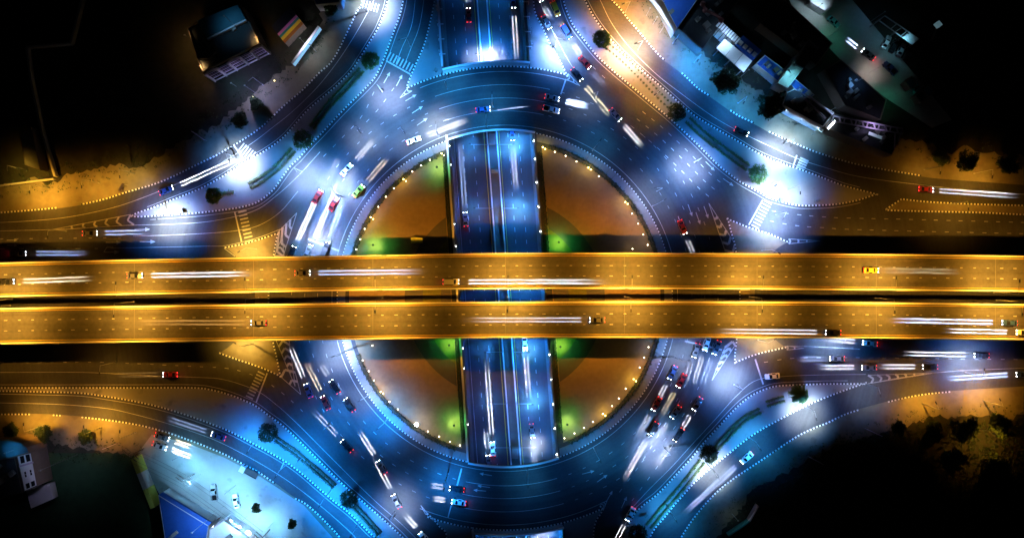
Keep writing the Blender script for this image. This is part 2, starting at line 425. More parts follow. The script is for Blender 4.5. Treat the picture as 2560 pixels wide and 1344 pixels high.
# the pavement left and right of the open underpass, joined along the ring road by a footway over it
aBl = math.atan2(745 - 225, 1022 - 1262); aCl = math.atan2(745 - 192, 1420 - 1262)
topo = circ_line(592, True, True); topr = circ_line(592, False, True)
pl = at(tl(-140) - 2, -140).to_2d()
island('triangular pavement beside the underpass mouth, upper left', B_ + [ringpx(aBl, circ_line(577, True, True), n=20), ringpx(circ_line(577, True, True), topo, 592, 2)[-1:] + [(tl(-140) - 3, -140)], [(tl(-140) - 3, -140), (1092, -140)]], M['paving'], 'pavement', kerbs=(0, 1))
island('triangular pavement beside the underpass mouth, upper right', [[(1332, -140), (tr(-140) + 3, -140)], [(tr(-140) + 3, -140)] + ringpx(topr, topr - .001, 592, 1)[:1], ringpx(circ_line(577, False, True), aCl, n=20)] + C_, M['paving'], 'pavement', kerbs=(2, 3))
island('footway over the underpass along the upper ring road', [ringpx(circ_line(577, True, True), circ_line(577, False, True), 577, 24), ringpx(circ_line(589, False, True), circ_line(589, True, True), 589, 24)], M['concrete'], 'pavement', kerbs=(0,), zt=.125)
aI0 = math.atan2(745 - 1286, 1070 - 1262); aI1 = math.atan2(745 - 1258, 1502 - 1262)
boto = circ_line(592, True, False); botr = circ_line(592, False, False)
island('triangular pavement beside the underpass mouth, lower left', [[(1100, 1480), (1115, 1344), (1100, 1319), (1082, 1297), (1066, 1284)], ringpx(aI0, circ_line(577, True, False), n=14), ringpx(boto, boto + .001, 592, 1)[:1] + [(tl(1480) - 3, 1480)], [(tl(1480) - 3, 1480), (1100, 1480)]], M['paving'], 'pavement', kerbs=(0, 1))
island('triangular pavement beside the underpass mouth, lower right', [[(1502, 1262), (1506, 1278), (1492, 1300), (1486, 1324), (1485, 1344), (1475, 1480)], [(1475, 1480), (tr(1480) + 3, 1480)], [(tr(1480) + 3, 1480)] + ringpx(botr, botr + .001, 592, 1)[:1], ringpx(circ_line(577, False, False), aI1, n=14)], M['paving'], 'pavement', kerbs=(0, 3))
island('footway over the underpass along the lower ring road', [ringpx(circ_line(577, True, False), circ_line(577, False, False), 577, 24), ringpx(circ_line(589, False, False), circ_line(589, True, False), 589, 24)], M['concrete'], 'pavement', kerbs=(0,), zt=.125)
island('splitter island under the flyovers at the left of the ring', [G1, G2, G3, G4], M['paving_sand'], kerbs=(0, 2, 3))
island('splitter island under the flyovers at the right of the ring', [F1, F2, F3, F4], M['paving_sand'], kerbs=(0, 2, 3))
island('long narrow divider island at the far right', [E1, E2, E3, [(2700, 541), (2700, 514)]], M['paving_sand'], kerbs=(0, 1, 2))

_vr = random.Random(9); _vt = [_vr.uniform(-1, 1) for _ in range(2000)]
def vw(i): return .92 + .10 * math.sin(i * .13) + .07 * _vt[i] + .16 * _vt[1000 + i // 6]
def verge(label, chain, wd, side, m, gaps=(), inner=None):
    line = smooth(px(chain), 1.2)
    n = normals(line)
    mb = MB()
    for i in range(len(line) - 1):
        w0, w1 = wd * vw(i), wd * vw(i + 1)
        mb.prism([line[i], line[i + 1], line[i + 1] + n[i + 1] * side * w1, line[i] + n[i] * side * w0], .0, .12)
    o = struct(mb.build('pavement', m), label)
    mb = MB()
    keep = []
    for q in resample(line, .6):
        X, Y = q.x * 8 + 1280, 672 - q.y * 8
        if any(x0 < X < x1 and y0 < Y < y1 for x0, y0, x1, y1 in gaps):
            if len(keep) > 2: kerb(mb, keep, side, z0=ZR - .005, z1=.155)
            keep = []
        else: keep.append(q)
    if len(keep) > 2: kerb(mb, keep, side, z0=ZR - .005, z1=.155)
    mb.build('kerb', [M['kerb_white'], M['kerb_black']], o)
verge('sandy verge along the upper left service road', NWK, 9.5, -1, M['paving_sand'], [(146, 500, 200, 530)])
verge('verge along the lower left service road', SWK, 10, -1, M['paving_sand'], [(80, 1020, 130, 1050), (155, 1020, 200, 1060), (692, 1190, 735, 1250)])
verge('verge along the upper right service road', NEK, 10, 1, M['paving_sand'], [(1661, 150, 1700, 190), (1775, 235, 1822, 285), (1884, 300, 1920, 340), (2305, 420, 2720, 480)])
verge('verge along the lower right service road', SEK, 9, 1, M['paving_sand'], [(2145, 1000, 2218, 1030), (2376, 900, 2720, 990)])

# ------------------------------------------------------------------ plaza inside the ring
def half(r0, r1, left, inset, n=70):
    """half ring between radii r0 (outer) and r1, or a half disc when r1 is None"""
    sgn = 1 if left else -1
    fn = (lambda y: tl(y) - inset) if left else (lambda y: tr(y) + inset)
    def ang(r, top):
        y = 745 - (r if top else -r)
        for _ in range(30):
            dx = fn(y) - 1262; y = 745 - math.sqrt(max(r * r - dx * dx, 0)) * (1 if top else -1)
        return math.atan2(745 - y, fn(y) - 1262)
    a0, a1 = ang(r0, True), ang(r0, False)
    if left and a1 < 0: a1 += 2 * math.pi
    out = arc(r0, a0, a1, n)
    if r1:
        b0, b1 = ang(r1, True), ang(r1, False)
        if left and b1 < 0: b1 += 2 * math.pi
        return out, arc(r1, b1, b0, n)
    return out, []
def edge_ring(left, r, inset=3): return half(r, None, left, inset)[0]
for left in (True, False):
    nm = 'left' if left else 'right'
    o, i = half(420, 399, left, 3)
    mb = MB(); mb.prism(o + i, ZR - .01, .14); p_ = struct(mb.build('pavement', M['paving']), 'curved footpath round the %s half of the central plaza' % nm)
    mb = MB(); kerb(mb, o, 1 if left else -1, z0=ZR - .005, z1=.17, wd=.3); mb.build('kerb', [M['kerb_white'], M['kerb_black']], p_)
    # paving joints
    mb = MB()
    ang = [math.atan2(q.y - RCY, q.x - RCX) for q in resample(o, 2.6)]
    for a in ang:
        u = Vector((math.cos(a), math.sin(a))); c = Vector((RCX, RCY)); strip(mb, [c + u * 399.5 / 8, c + u * 416 / 8], .12, .145)
    mb.build('paving_joint', M['concrete_dark'], p_)
    o, _ = half(389, None, left, 14)
    mb = MB(); mb.prism(o, ZR - .01, .13); q_ = struct(mb.build('plaza', M['plaza']), 'brown paved %s half of the central plaza' % nm)
    for r, m_, z in ((250, M['plaza_dark'], .134), (205, M['plaza_lawn'], .138), (160, M['plaza_dark'], .142)):  # dark bands are shadow arcs put into the colour, lawn between them
        o, _ = half(r, None, left, 16, 40)
        mb = MB(); mb.prism(o, None, z); mb.build('plaza_band', m_, q_)

# ------------------------------------------------------------------ road markings
ZM = ZR + .005
mk = MB()
def ang_of(x, y): return math.atan2(745 - y, x - 1262)
full = arc(432, 0, 2 * math.pi, 400)
strip(mk, full, .16, ZM)
for r in (468, 500, 533):
    for a0, a1, sol in ((R(78), R(108), 1), (R(108), R(258), 0), (R(258), R(285), 1), (R(285), R(438), 0)):
        l_ = arc(r, a0, a1, 120)
        if sol: strip(mk, l_, .14, ZM)
        else: dashes(mk, l_, .13, 1.4, 3.4, ZM)
for a0, a1 in ((R(72), R(112)), (R(248), R(296))): strip(mk, arc(566, a0, a1, 60), .16, ZM)
def SL(pts, wd=.15): strip(mk, smooth(px(pts), 1.0), wd, ZM)
def DL(pts, wd=.15, on=1.5, off=2.6): dashes(mk, smooth(px(pts), 1.0), wd, on, off, ZM)
def offs(chain, d): # line parallel to a kerb, d pixels to its left
    l_ = smooth(px(chain), 1.0); n = normals(l_); return [a + b * d / 8 for a, b in zip(l_, n)]
for ch, d in ((A1, -5), (A2, -7), (D1, -6), (D2, -5), (H1, 6), (H2, 6), (J1, 6), (J2, -5)):
    l_ = offs(ch, d)
    strip(mk, l_[6:-6], .14, ZM)
SL([(935, 0), (913, 43), (880, 100), (840, 160), (790, 222), (730, 280), (680, 320), (627, 360), (540, 415), (417, 470), (333, 503), (267, 523), (167, 543), (60, 553), (-100, 560)])
SL([(0, 577), (150, 573), (327, 563), (433, 560), (533, 552), (633, 528), (690, 490), (745, 440), (800, 380)])
SL([(333, 590), (433, 587), (533, 582), (600, 575), (650, 562), (700, 530), (745, 478)])
SL([(277, 620), (433, 617), (517, 615), (562, 614), (613, 603), (660, 589), (700, 573)])
SL([(560, 620), (587, 640)])
DL([(0, 622), (245, 621)], .18, 1.7, 4.2); DL([(0, 597), (320, 594)], .16, 1.2, 3.4)
SL([(1042, -40), (1030, 60), (1005, 120), (990, 160)]); SL([(1065, -40), (1050, 60), (1028, 120), (1008, 170)])
DL([(935, 230), (905, 290), (850, 350), (800, 400)]); DL([(985, 220), (940, 280), (880, 340)])
DL([(1930, 527), (1965, 533), (2010, 538), (2060, 542), (2120, 545), (2260, 548), (2560, 556)], .16, 1.5, 2.4)
DL([(1925, 552), (1965, 560), (2010, 566), (2060, 569), (2120, 573), (2300, 578), (2560, 584)], .16, 1.5, 2.4)
for o_ in (22, 45, 68):
    DL([(x - o_ * .62, y + o_ * .78) for x, y in ((1620, 262), (1667, 300), (1700, 330), (1740, 368), (1790, 418), (1827, 448))], .16, 1.3, 2.2)
DL([(1380, 0), (1392, 40), (1415, 85), (1440, 120), (1480, 165), (1530, 212)]); SL([(1350, 0), (1362, 40), (1388, 90), (1420, 150), (1450, 195)])
SL([(1500, 0), (1530, 60), (1575, 120), (1640, 185), (1700, 232), (1780, 290), (1850, 330), (1930, 368), (1990, 395), (2060, 418), (2150, 442), (2300, 462), (2450, 478), (2600, 488)])
SL([(0, 930), (213, 930), (360, 938), (483, 942), (560, 948), (640, 975), (690, 1010), (740, 1055), (800, 1115), (850, 1165), (900, 1215), (950, 1262), (1000, 1305), (1040, 1344)], .13)
DL([(0, 905), (250, 905), (483, 915), (580, 922), (650, 945), (710, 985), (770, 1040)], .14, 1.3, 2.6)
SL([(0, 1006), (150, 1010), (267, 1020), (333, 1034), (400, 1052), (470, 1074), (540, 1100), (610, 1135), (680, 1175), (740, 1215), (800, 1262), (850, 1305), (890, 1344), (930, 1400)], .13)
SL([(1842, 903), (1880, 886), (1920, 873), (1966, 865), (2040, 866), (2150, 872)])
SL([(1560, 1290), (1620, 1225), (1680, 1165), (1730, 1110), (1790, 1045), (1840, 990), (1890, 950), (1960, 940), (2060, 936), (2165, 935)], .12)
SL([(2310, 933), (2420, 925), (2600, 918)], .13); SL([(2170, 958), (2240, 945), (2310, 934)], .14)
DL([(1910, 905), (1980, 895), (2090, 893), (2300, 895), (2560, 898)], .15, 1.5, 2.6)
DL([(1700, 1000), (1650, 1080), (1600, 1160), (1540, 1240)], .15, 1.5, 2.6); DL([(1740, 1030), (1690, 1100), (1640, 1170), (1580, 1250)], .15, 1.5, 2.6)
lm = struct(mk.build('lane_marking', M['white_paint'], road))
mk = MB()
def stop(p, q, wd=.45): strip(mk, px([p, q]), wd, ZM)
stop((965, 152), (1026, 186)); stop((585, 364), (613, 403)); stop((587, 530), (604, 604)); stop((668, 932), (640, 1006))
stop((1907, 500), (1872, 562)); stop((1992, 388), (1983, 416)); stop((770, 597), (848, 627), .55); stop((1415, 198), (1402, 236), .4)
stop((1154, 1170), (1143, 1212)); stop((1128, 1262), (1120, 1292), .35); stop((1712, 852), (1805, 874), .5); stop((1888, 897), (1908, 960), .5)
stop((715, 1143), (702, 1172), .3)
mk.build('stop_line', M['white_paint'], road)
mk = MB()
def zebra(p, q, n, ln, wd=.45):
    a, b = at(*p).to_2d(), at(*q).to_2d(); d = (b - a).normalized(); t = Vector((-d.y, d.x))
    for i in range(n):
        c = a.lerp(b, (i + .5) / n); strip(mk, [c - t * ln / 2, c + t * ln / 2], wd, ZM)
zebra((968, 138), (1032, 172), 8, 2.6); zebra((600, 366), (634, 392), 6, 3.2, .42); zebra((605, 524), (624, 606), 9, 2.6)
zebra((655, 928), (622, 996), 9, 2.4); zebra((1922, 502), (1886, 570), 9, 2.6); zebra((2012, 396), (2000, 424), 5, 2.8, .5)
zebra((905, 10), (948, 22), 6, 2.6)
mk.build('zebra_crossing', M['white_paint'], road)
mk = MB()
def gore(A, B, T, n, back=.5, wd=.6, t1=.85, rev=False):
    A, B, T = (at(*q).to_2d() for q in (A, B, T)); ax = (T - (A + B) / 2); L = ax.length; ax.normalize()
    if rev: ax = -ax
    for i in range(n):
        t = i / n * t1
        p, q = A.lerp(T, t), B.lerp(T, t); c = (p + q) / 2 + ax * (p - q).length * back
        strip(mk, [p, c], wd, ZM); strip(mk, [c, q], wd, ZM)
    strip(mk, [A, T], .18, ZM); strip(mk, [B, T], .18, ZM)
gore((327, 536), (335, 562), (120, 576), 6, .45, .55)
gore((697, 578), (708, 640), (742, 532), 4, -.35, .7)
gore((686, 640), (712, 660), (706, 590), 2, .3, .6)
gore((703, 942), (738, 930), (752, 985), 2, -.4, .7)
gore((690, 850), (722, 845), (738, 965), 6, -.5, .65)
gore((1838, 610), (1812, 625), (1772, 508), 5, -.5, .75)
gore((1838, 862), (1812, 868), (1780, 950), 5, -.5, .75)
gore((2170, 937), (2178, 957), (2330, 932), 6, .45, .6)
gore((1972, 597), (1972, 609), (2050, 602), 3, .4, .5); gore((1967, 864), (1967, 874), (2010, 870), 2, .4, .4)
gore((1018, 222), (1030, 228), (1000, 245), 2, .4, .3); gore((1420, 184), (1418, 200), (1450, 215), 2, .4, .35)
gore((1064, 1284), (1085, 1300), (1052, 1262), 2, .4, .35); gore((1500, 1258), (1508, 1275), (1518, 1250), 2, .4, .3)
mk.build('chevron_marking', M['white_paint'], road)
mk = MB()
def arrow(x, y, ang, s=1.0, uturn=False):
    c = at(x, y).to_2d(); d = Vector((math.cos(ang), math.sin(ang))); t = Vector((-d.y, d.x))
    strip(mk, [c - d * 2.0 * s, c + d * 1.0 * s], .22 * s, ZM)
    a, b, e = c + d * 2.2 * s, c + d * .9 * s + t * .55 * s, c + d * .9 * s - t * .55 * s
    mk.face([(*e, ZM), (*a, ZM), (*b, ZM)])
    if uturn: strip(mk, [c - d * 2 * s, c - d * 1.2 * s + t * 1.3 * s, c + d * .6 * s + t * 1.3 * s], .22, ZM)
for x, y in ((283, 606), (368, 604), (355, 573)): arrow(x, y, 0, 1.15)
arrow(278, 630, 0, 1.15, True); arrow(30, 600, 0, .8); arrow(30, 613, 0, .8)
for x, y, a in ((967, 195, 60), (998, 202, 62), (1027, 245, 30), (1043, 275, 33), (1055, 305, 35), (1820, 455, -35), (1775, 415, -45), (1725, 525, -70), (1765, 530, -70), (1745, 545, -70), (1700, 555, -72), (1523, 1240, 60), (1560, 1255, 65), (1505, 1195, 35), (1470, 1180, 15), (1215, 1185, 170), (1210, 1215, 172), (1200, 1225, 175)):
    arrow(x, y, R(a), .95)
mk.build('arrow_marking', M['white_paint'], road)

# ------------------------------------------------------------------ light helpers
_ld = {}
def lamp_data(kind, power, core, edge, half=62, blend=.7, bat=1.2, rad=.18):
    key = (kind, power, core, edge, half, blend, bat, rad)
    if key in _ld: return _ld[key]
    d = bpy.data.lights.new('lamp_light', 'SPOT'); d.energy = power; d.shadow_soft_size = rad
    d.spot_size = R(half * 2); d.spot_blend = blend; d.color = (1, 1, 1)
    d.use_nodes = True; n = d.node_tree.nodes; l = d.node_tree.links
    em = n['Emission']; tc = n.new('ShaderNodeTexCoord'); sp = n.new('ShaderNodeSeparateXYZ'); l.new(tc.outputs['Normal'], sp.inputs[0])
    ab = n.new('ShaderNodeMath'); ab.operation = 'ABSOLUTE'; l.new(sp.outputs[2], ab.inputs[0])
    pw = n.new('ShaderNodeMath'); pw.operation = 'POWER'; l.new(ab.outputs[0], pw.inputs[0]); pw.inputs[1].default_value = -bat
    mn = n.new('ShaderNodeMath'); mn.operation = 'MINIMUM'; l.new(pw.outputs[0], mn.inputs[0]); mn.inputs[1].default_value = 6
    l.new(mn.outputs[0], em.inputs['Strength'])
    mr = n.new('ShaderNodeMapRange'); l.new(ab.outputs[0], mr.inputs[0])
    mr.inputs[1].default_value = .55; mr.inputs[2].default_value = .97; mr.interpolation_type = 'SMOOTHSTEP'
    mx = n.new('ShaderNodeMix'); mx.data_type = 'RGBA'; l.new(mr.outputs[0], mx.inputs['Factor'])
    mx.inputs['A'].default_value = (*edge, 1); mx.inputs['B'].default_value = (*core, 1)
    l.new(mx.outputs['Result'], em.inputs['Color'])
    _ld[key] = d; return d

_lamp_mesh = {}
def lamp_meshes(hh, arm, warm):
    key = (round(hh, 1), round(arm, 1), warm)
    if key in _lamp_mesh: return _lamp_mesh[key]
    a = MB(); a.tube((0, 0, 0), (0, 0, hh), .13, .07); a.tube((0, 0, 0), (0, 0, .5), .2, .2)
    b = MB(); b.tube((0, 0, hh - .15), (arm * .5, 0, hh + .15), .055, .05); b.tube((arm * .5, 0, hh + .15), (arm, 0, hh + .2), .05, .045)
    c = MB(); c.box((arm + .3, 0, hh + .24), .95, .34, .13); c.box((arm + .1, 0, hh + .33), .4, .24, .08)
    e = MB(); e.box((arm + .38, 0, hh + .155), .6, .26, .04)
    r = (a.mesh('pole', M['steel']), b.mesh('arm', M['steel']), c.mesh('lamp_head', M['black_metal']), e.mesh('lens', M['lamp_warm' if warm else 'lamp_white']))
    _lamp_mesh[key] = r; return r
def street_lamp(head, base_dir, label, ld, hh=9.5, arm=2.2, warm=False, zb=.13, group='street lamps', cat='street lamp', name='street_lamp'):
    """head: photo pixel of the lantern; base_dir: plan angle (deg) from lantern back to the pole"""
    z = zb + hh
    h = at(head[0], head[1], z); a = R(base_dir)
    base = Vector((h.x + math.cos(a) * arm, h.y + math.sin(a) * arm, zb))
    t = thing(name, label, cat, base, a + math.pi, group)
    p, q, c, e = lamp_meshes(hh, arm, warm)
    link('pole', p, t); ar = link('arm', q, t); hd = link('lamp_head', c, t); link('lens', e, hd)
    lo = link('lamp_light', ld, t, (arm + .4, 0, hh + .08))
    lo.rotation_euler = (0, 0, 0)
    return t

# ------------------------------------------------------------------ flyovers
ZD = 8.0
UT = [(-300, 664), (0, 656), (450, 646), (900, 638), (1280, 632), (1660, 632), (2110, 634), (2560, 639), (2860, 645)]
UB = [(-300, 751), (0, 742), (450, 734), (900, 726), (1280, 722), (1660, 722), (2110, 725), (2560, 729), (2860, 735)]
LT = [(-300, 779), (0, 770), (450, 763), (900, 757), (1280, 754), (1660, 753), (2110, 755), (2560, 760), (2860, 766)]
LB = [(-300, 869), (0, 860), (450, 854), (900, 848), (1280, 844), (1660, 844), (2110, 845), (2560, 849), (2860, 856)]
ORANGE = (1.0, .455, .05); ORANGE2 = (1.0, .40, .025)
def flyover(top, bot, label, fr, inner_bottom):
    t = thing('flyover', label, 'flyover')
    ZP = ZD + .9
    a, b = smooth(px(top, ZP), 4), smooth(px(bot, ZP), 4)
    n = min(len(a), len(b)); a, b = a[:n], b[:n]
    def lerp(f): return [p.lerp(q, f) for p, q in zip(a, b)]
    mb = MB(); e0, e1 = lerp(.012), lerp(.988)
    mb.prism(e0 + e1[::-1], ZD - .35, ZD, bottom=True)
    i0, i1 = lerp(.22), lerp(.78); mb2 = MB(); mb2.prism(i0 + i1[::-1], ZD - 1.8, ZD - .35, bottom=True)
    mb2.build('girder', M['concrete'], t)
    for f0, f1 in ((0, .042), (.958, 1)):
        m_ = MB(); m_.prism(lerp(f0) + lerp(f1)[::-1], ZD - .4, ZP, bottom=True); m_.build('parapet', M['concrete_white'], t)
    zl = ZD + .006
    for f in (.085, .915): m_ = MB(); strip(m_, lerp(f), .16, zl); m_.build('edge_line', M['yellow_paint'], t)
    for f in fr: dashes(mb, lerp(f), .22, 1.1, 2.95, zl, 1)
    for x in (-20, 330, 640, 938, 1250, 1570, 1885, 2200, 2500):
        X = at(x, 700, ZD).x
        k = min(range(n), key=lambda i: abs(a[i].x - X)); p, q = a[k].lerp(b[k], .095), a[k].lerp(b[k], .905)
        strip(mb, [p, q], .12, zl + .002, 2)
    mb.build('deck', [M['deck'], M['white_paint'], M['concrete_dark']], t)
    for x in (-20, 330, 640, 985, 1420, 1565, 1885, 2200, 2500):
        if x == 1420: continue
        X = at(x, 700, ZD).x
        k = min(range(n), key=lambda i: abs(a[i].x - X)); c = a[k].lerp(b[k], .5)
        m_ = MB(); m_.box((c.x, c.y, (ZD - 2.9) / 2), 1.6, 2.6, ZD - 2.9); m_.box((c.x, c.y, ZD - 2.35), 1.8, 7.4, 1.1)
        m_.build('pier', M['concrete'], t)
    return t
flyover(UT, UB, 'upper elevated flyover deck with three lanes, crossing above the roundabout', (.355, .645), True)
flyover(LT, LB, 'lower elevated flyover deck with three lanes, crossing above the roundabout', (.345, .64), False)
BR = lamp_data('bridge', 28000, ORANGE, ORANGE2, 69, .9, 1.75, .2)
ups = [(-35, 722), (290, 710), (613, 700), (938, 697), (1270, 694), (1580, 694), (1908, 695), (2240, 697), (2548, 705)]
los = [(-40, 797), (285, 787), (613, 777), (938, 776), (1268, 774), (1577, 773), (1905, 774), (2236, 777), (2555, 783)]
ordf = ['just beyond the left edge', 'leftmost', 'second from left', 'third from left', 'fourth from left', 'fifth from left', 'sixth from left', 'seventh from left', 'rightmost']
ordn = ['leftmost', 'second from left', 'third from left', 'fourth from left', 'fifth from left', 'sixth from left', 'seventh from left', 'rightmost']
for nm, hs, bd in (('upper', ups, -90), ('lower', los, 90)):
    for k, h in enumerate(hs):
        street_lamp(h, bd, 'orange lamp on the inner parapet of the %s flyover, %s' % (nm, ordf[k]), BR, 10.4, 3.3, True, ZD + .9, 'orange lamps along the flyovers', 'flyover lamp', 'flyover_lamp')

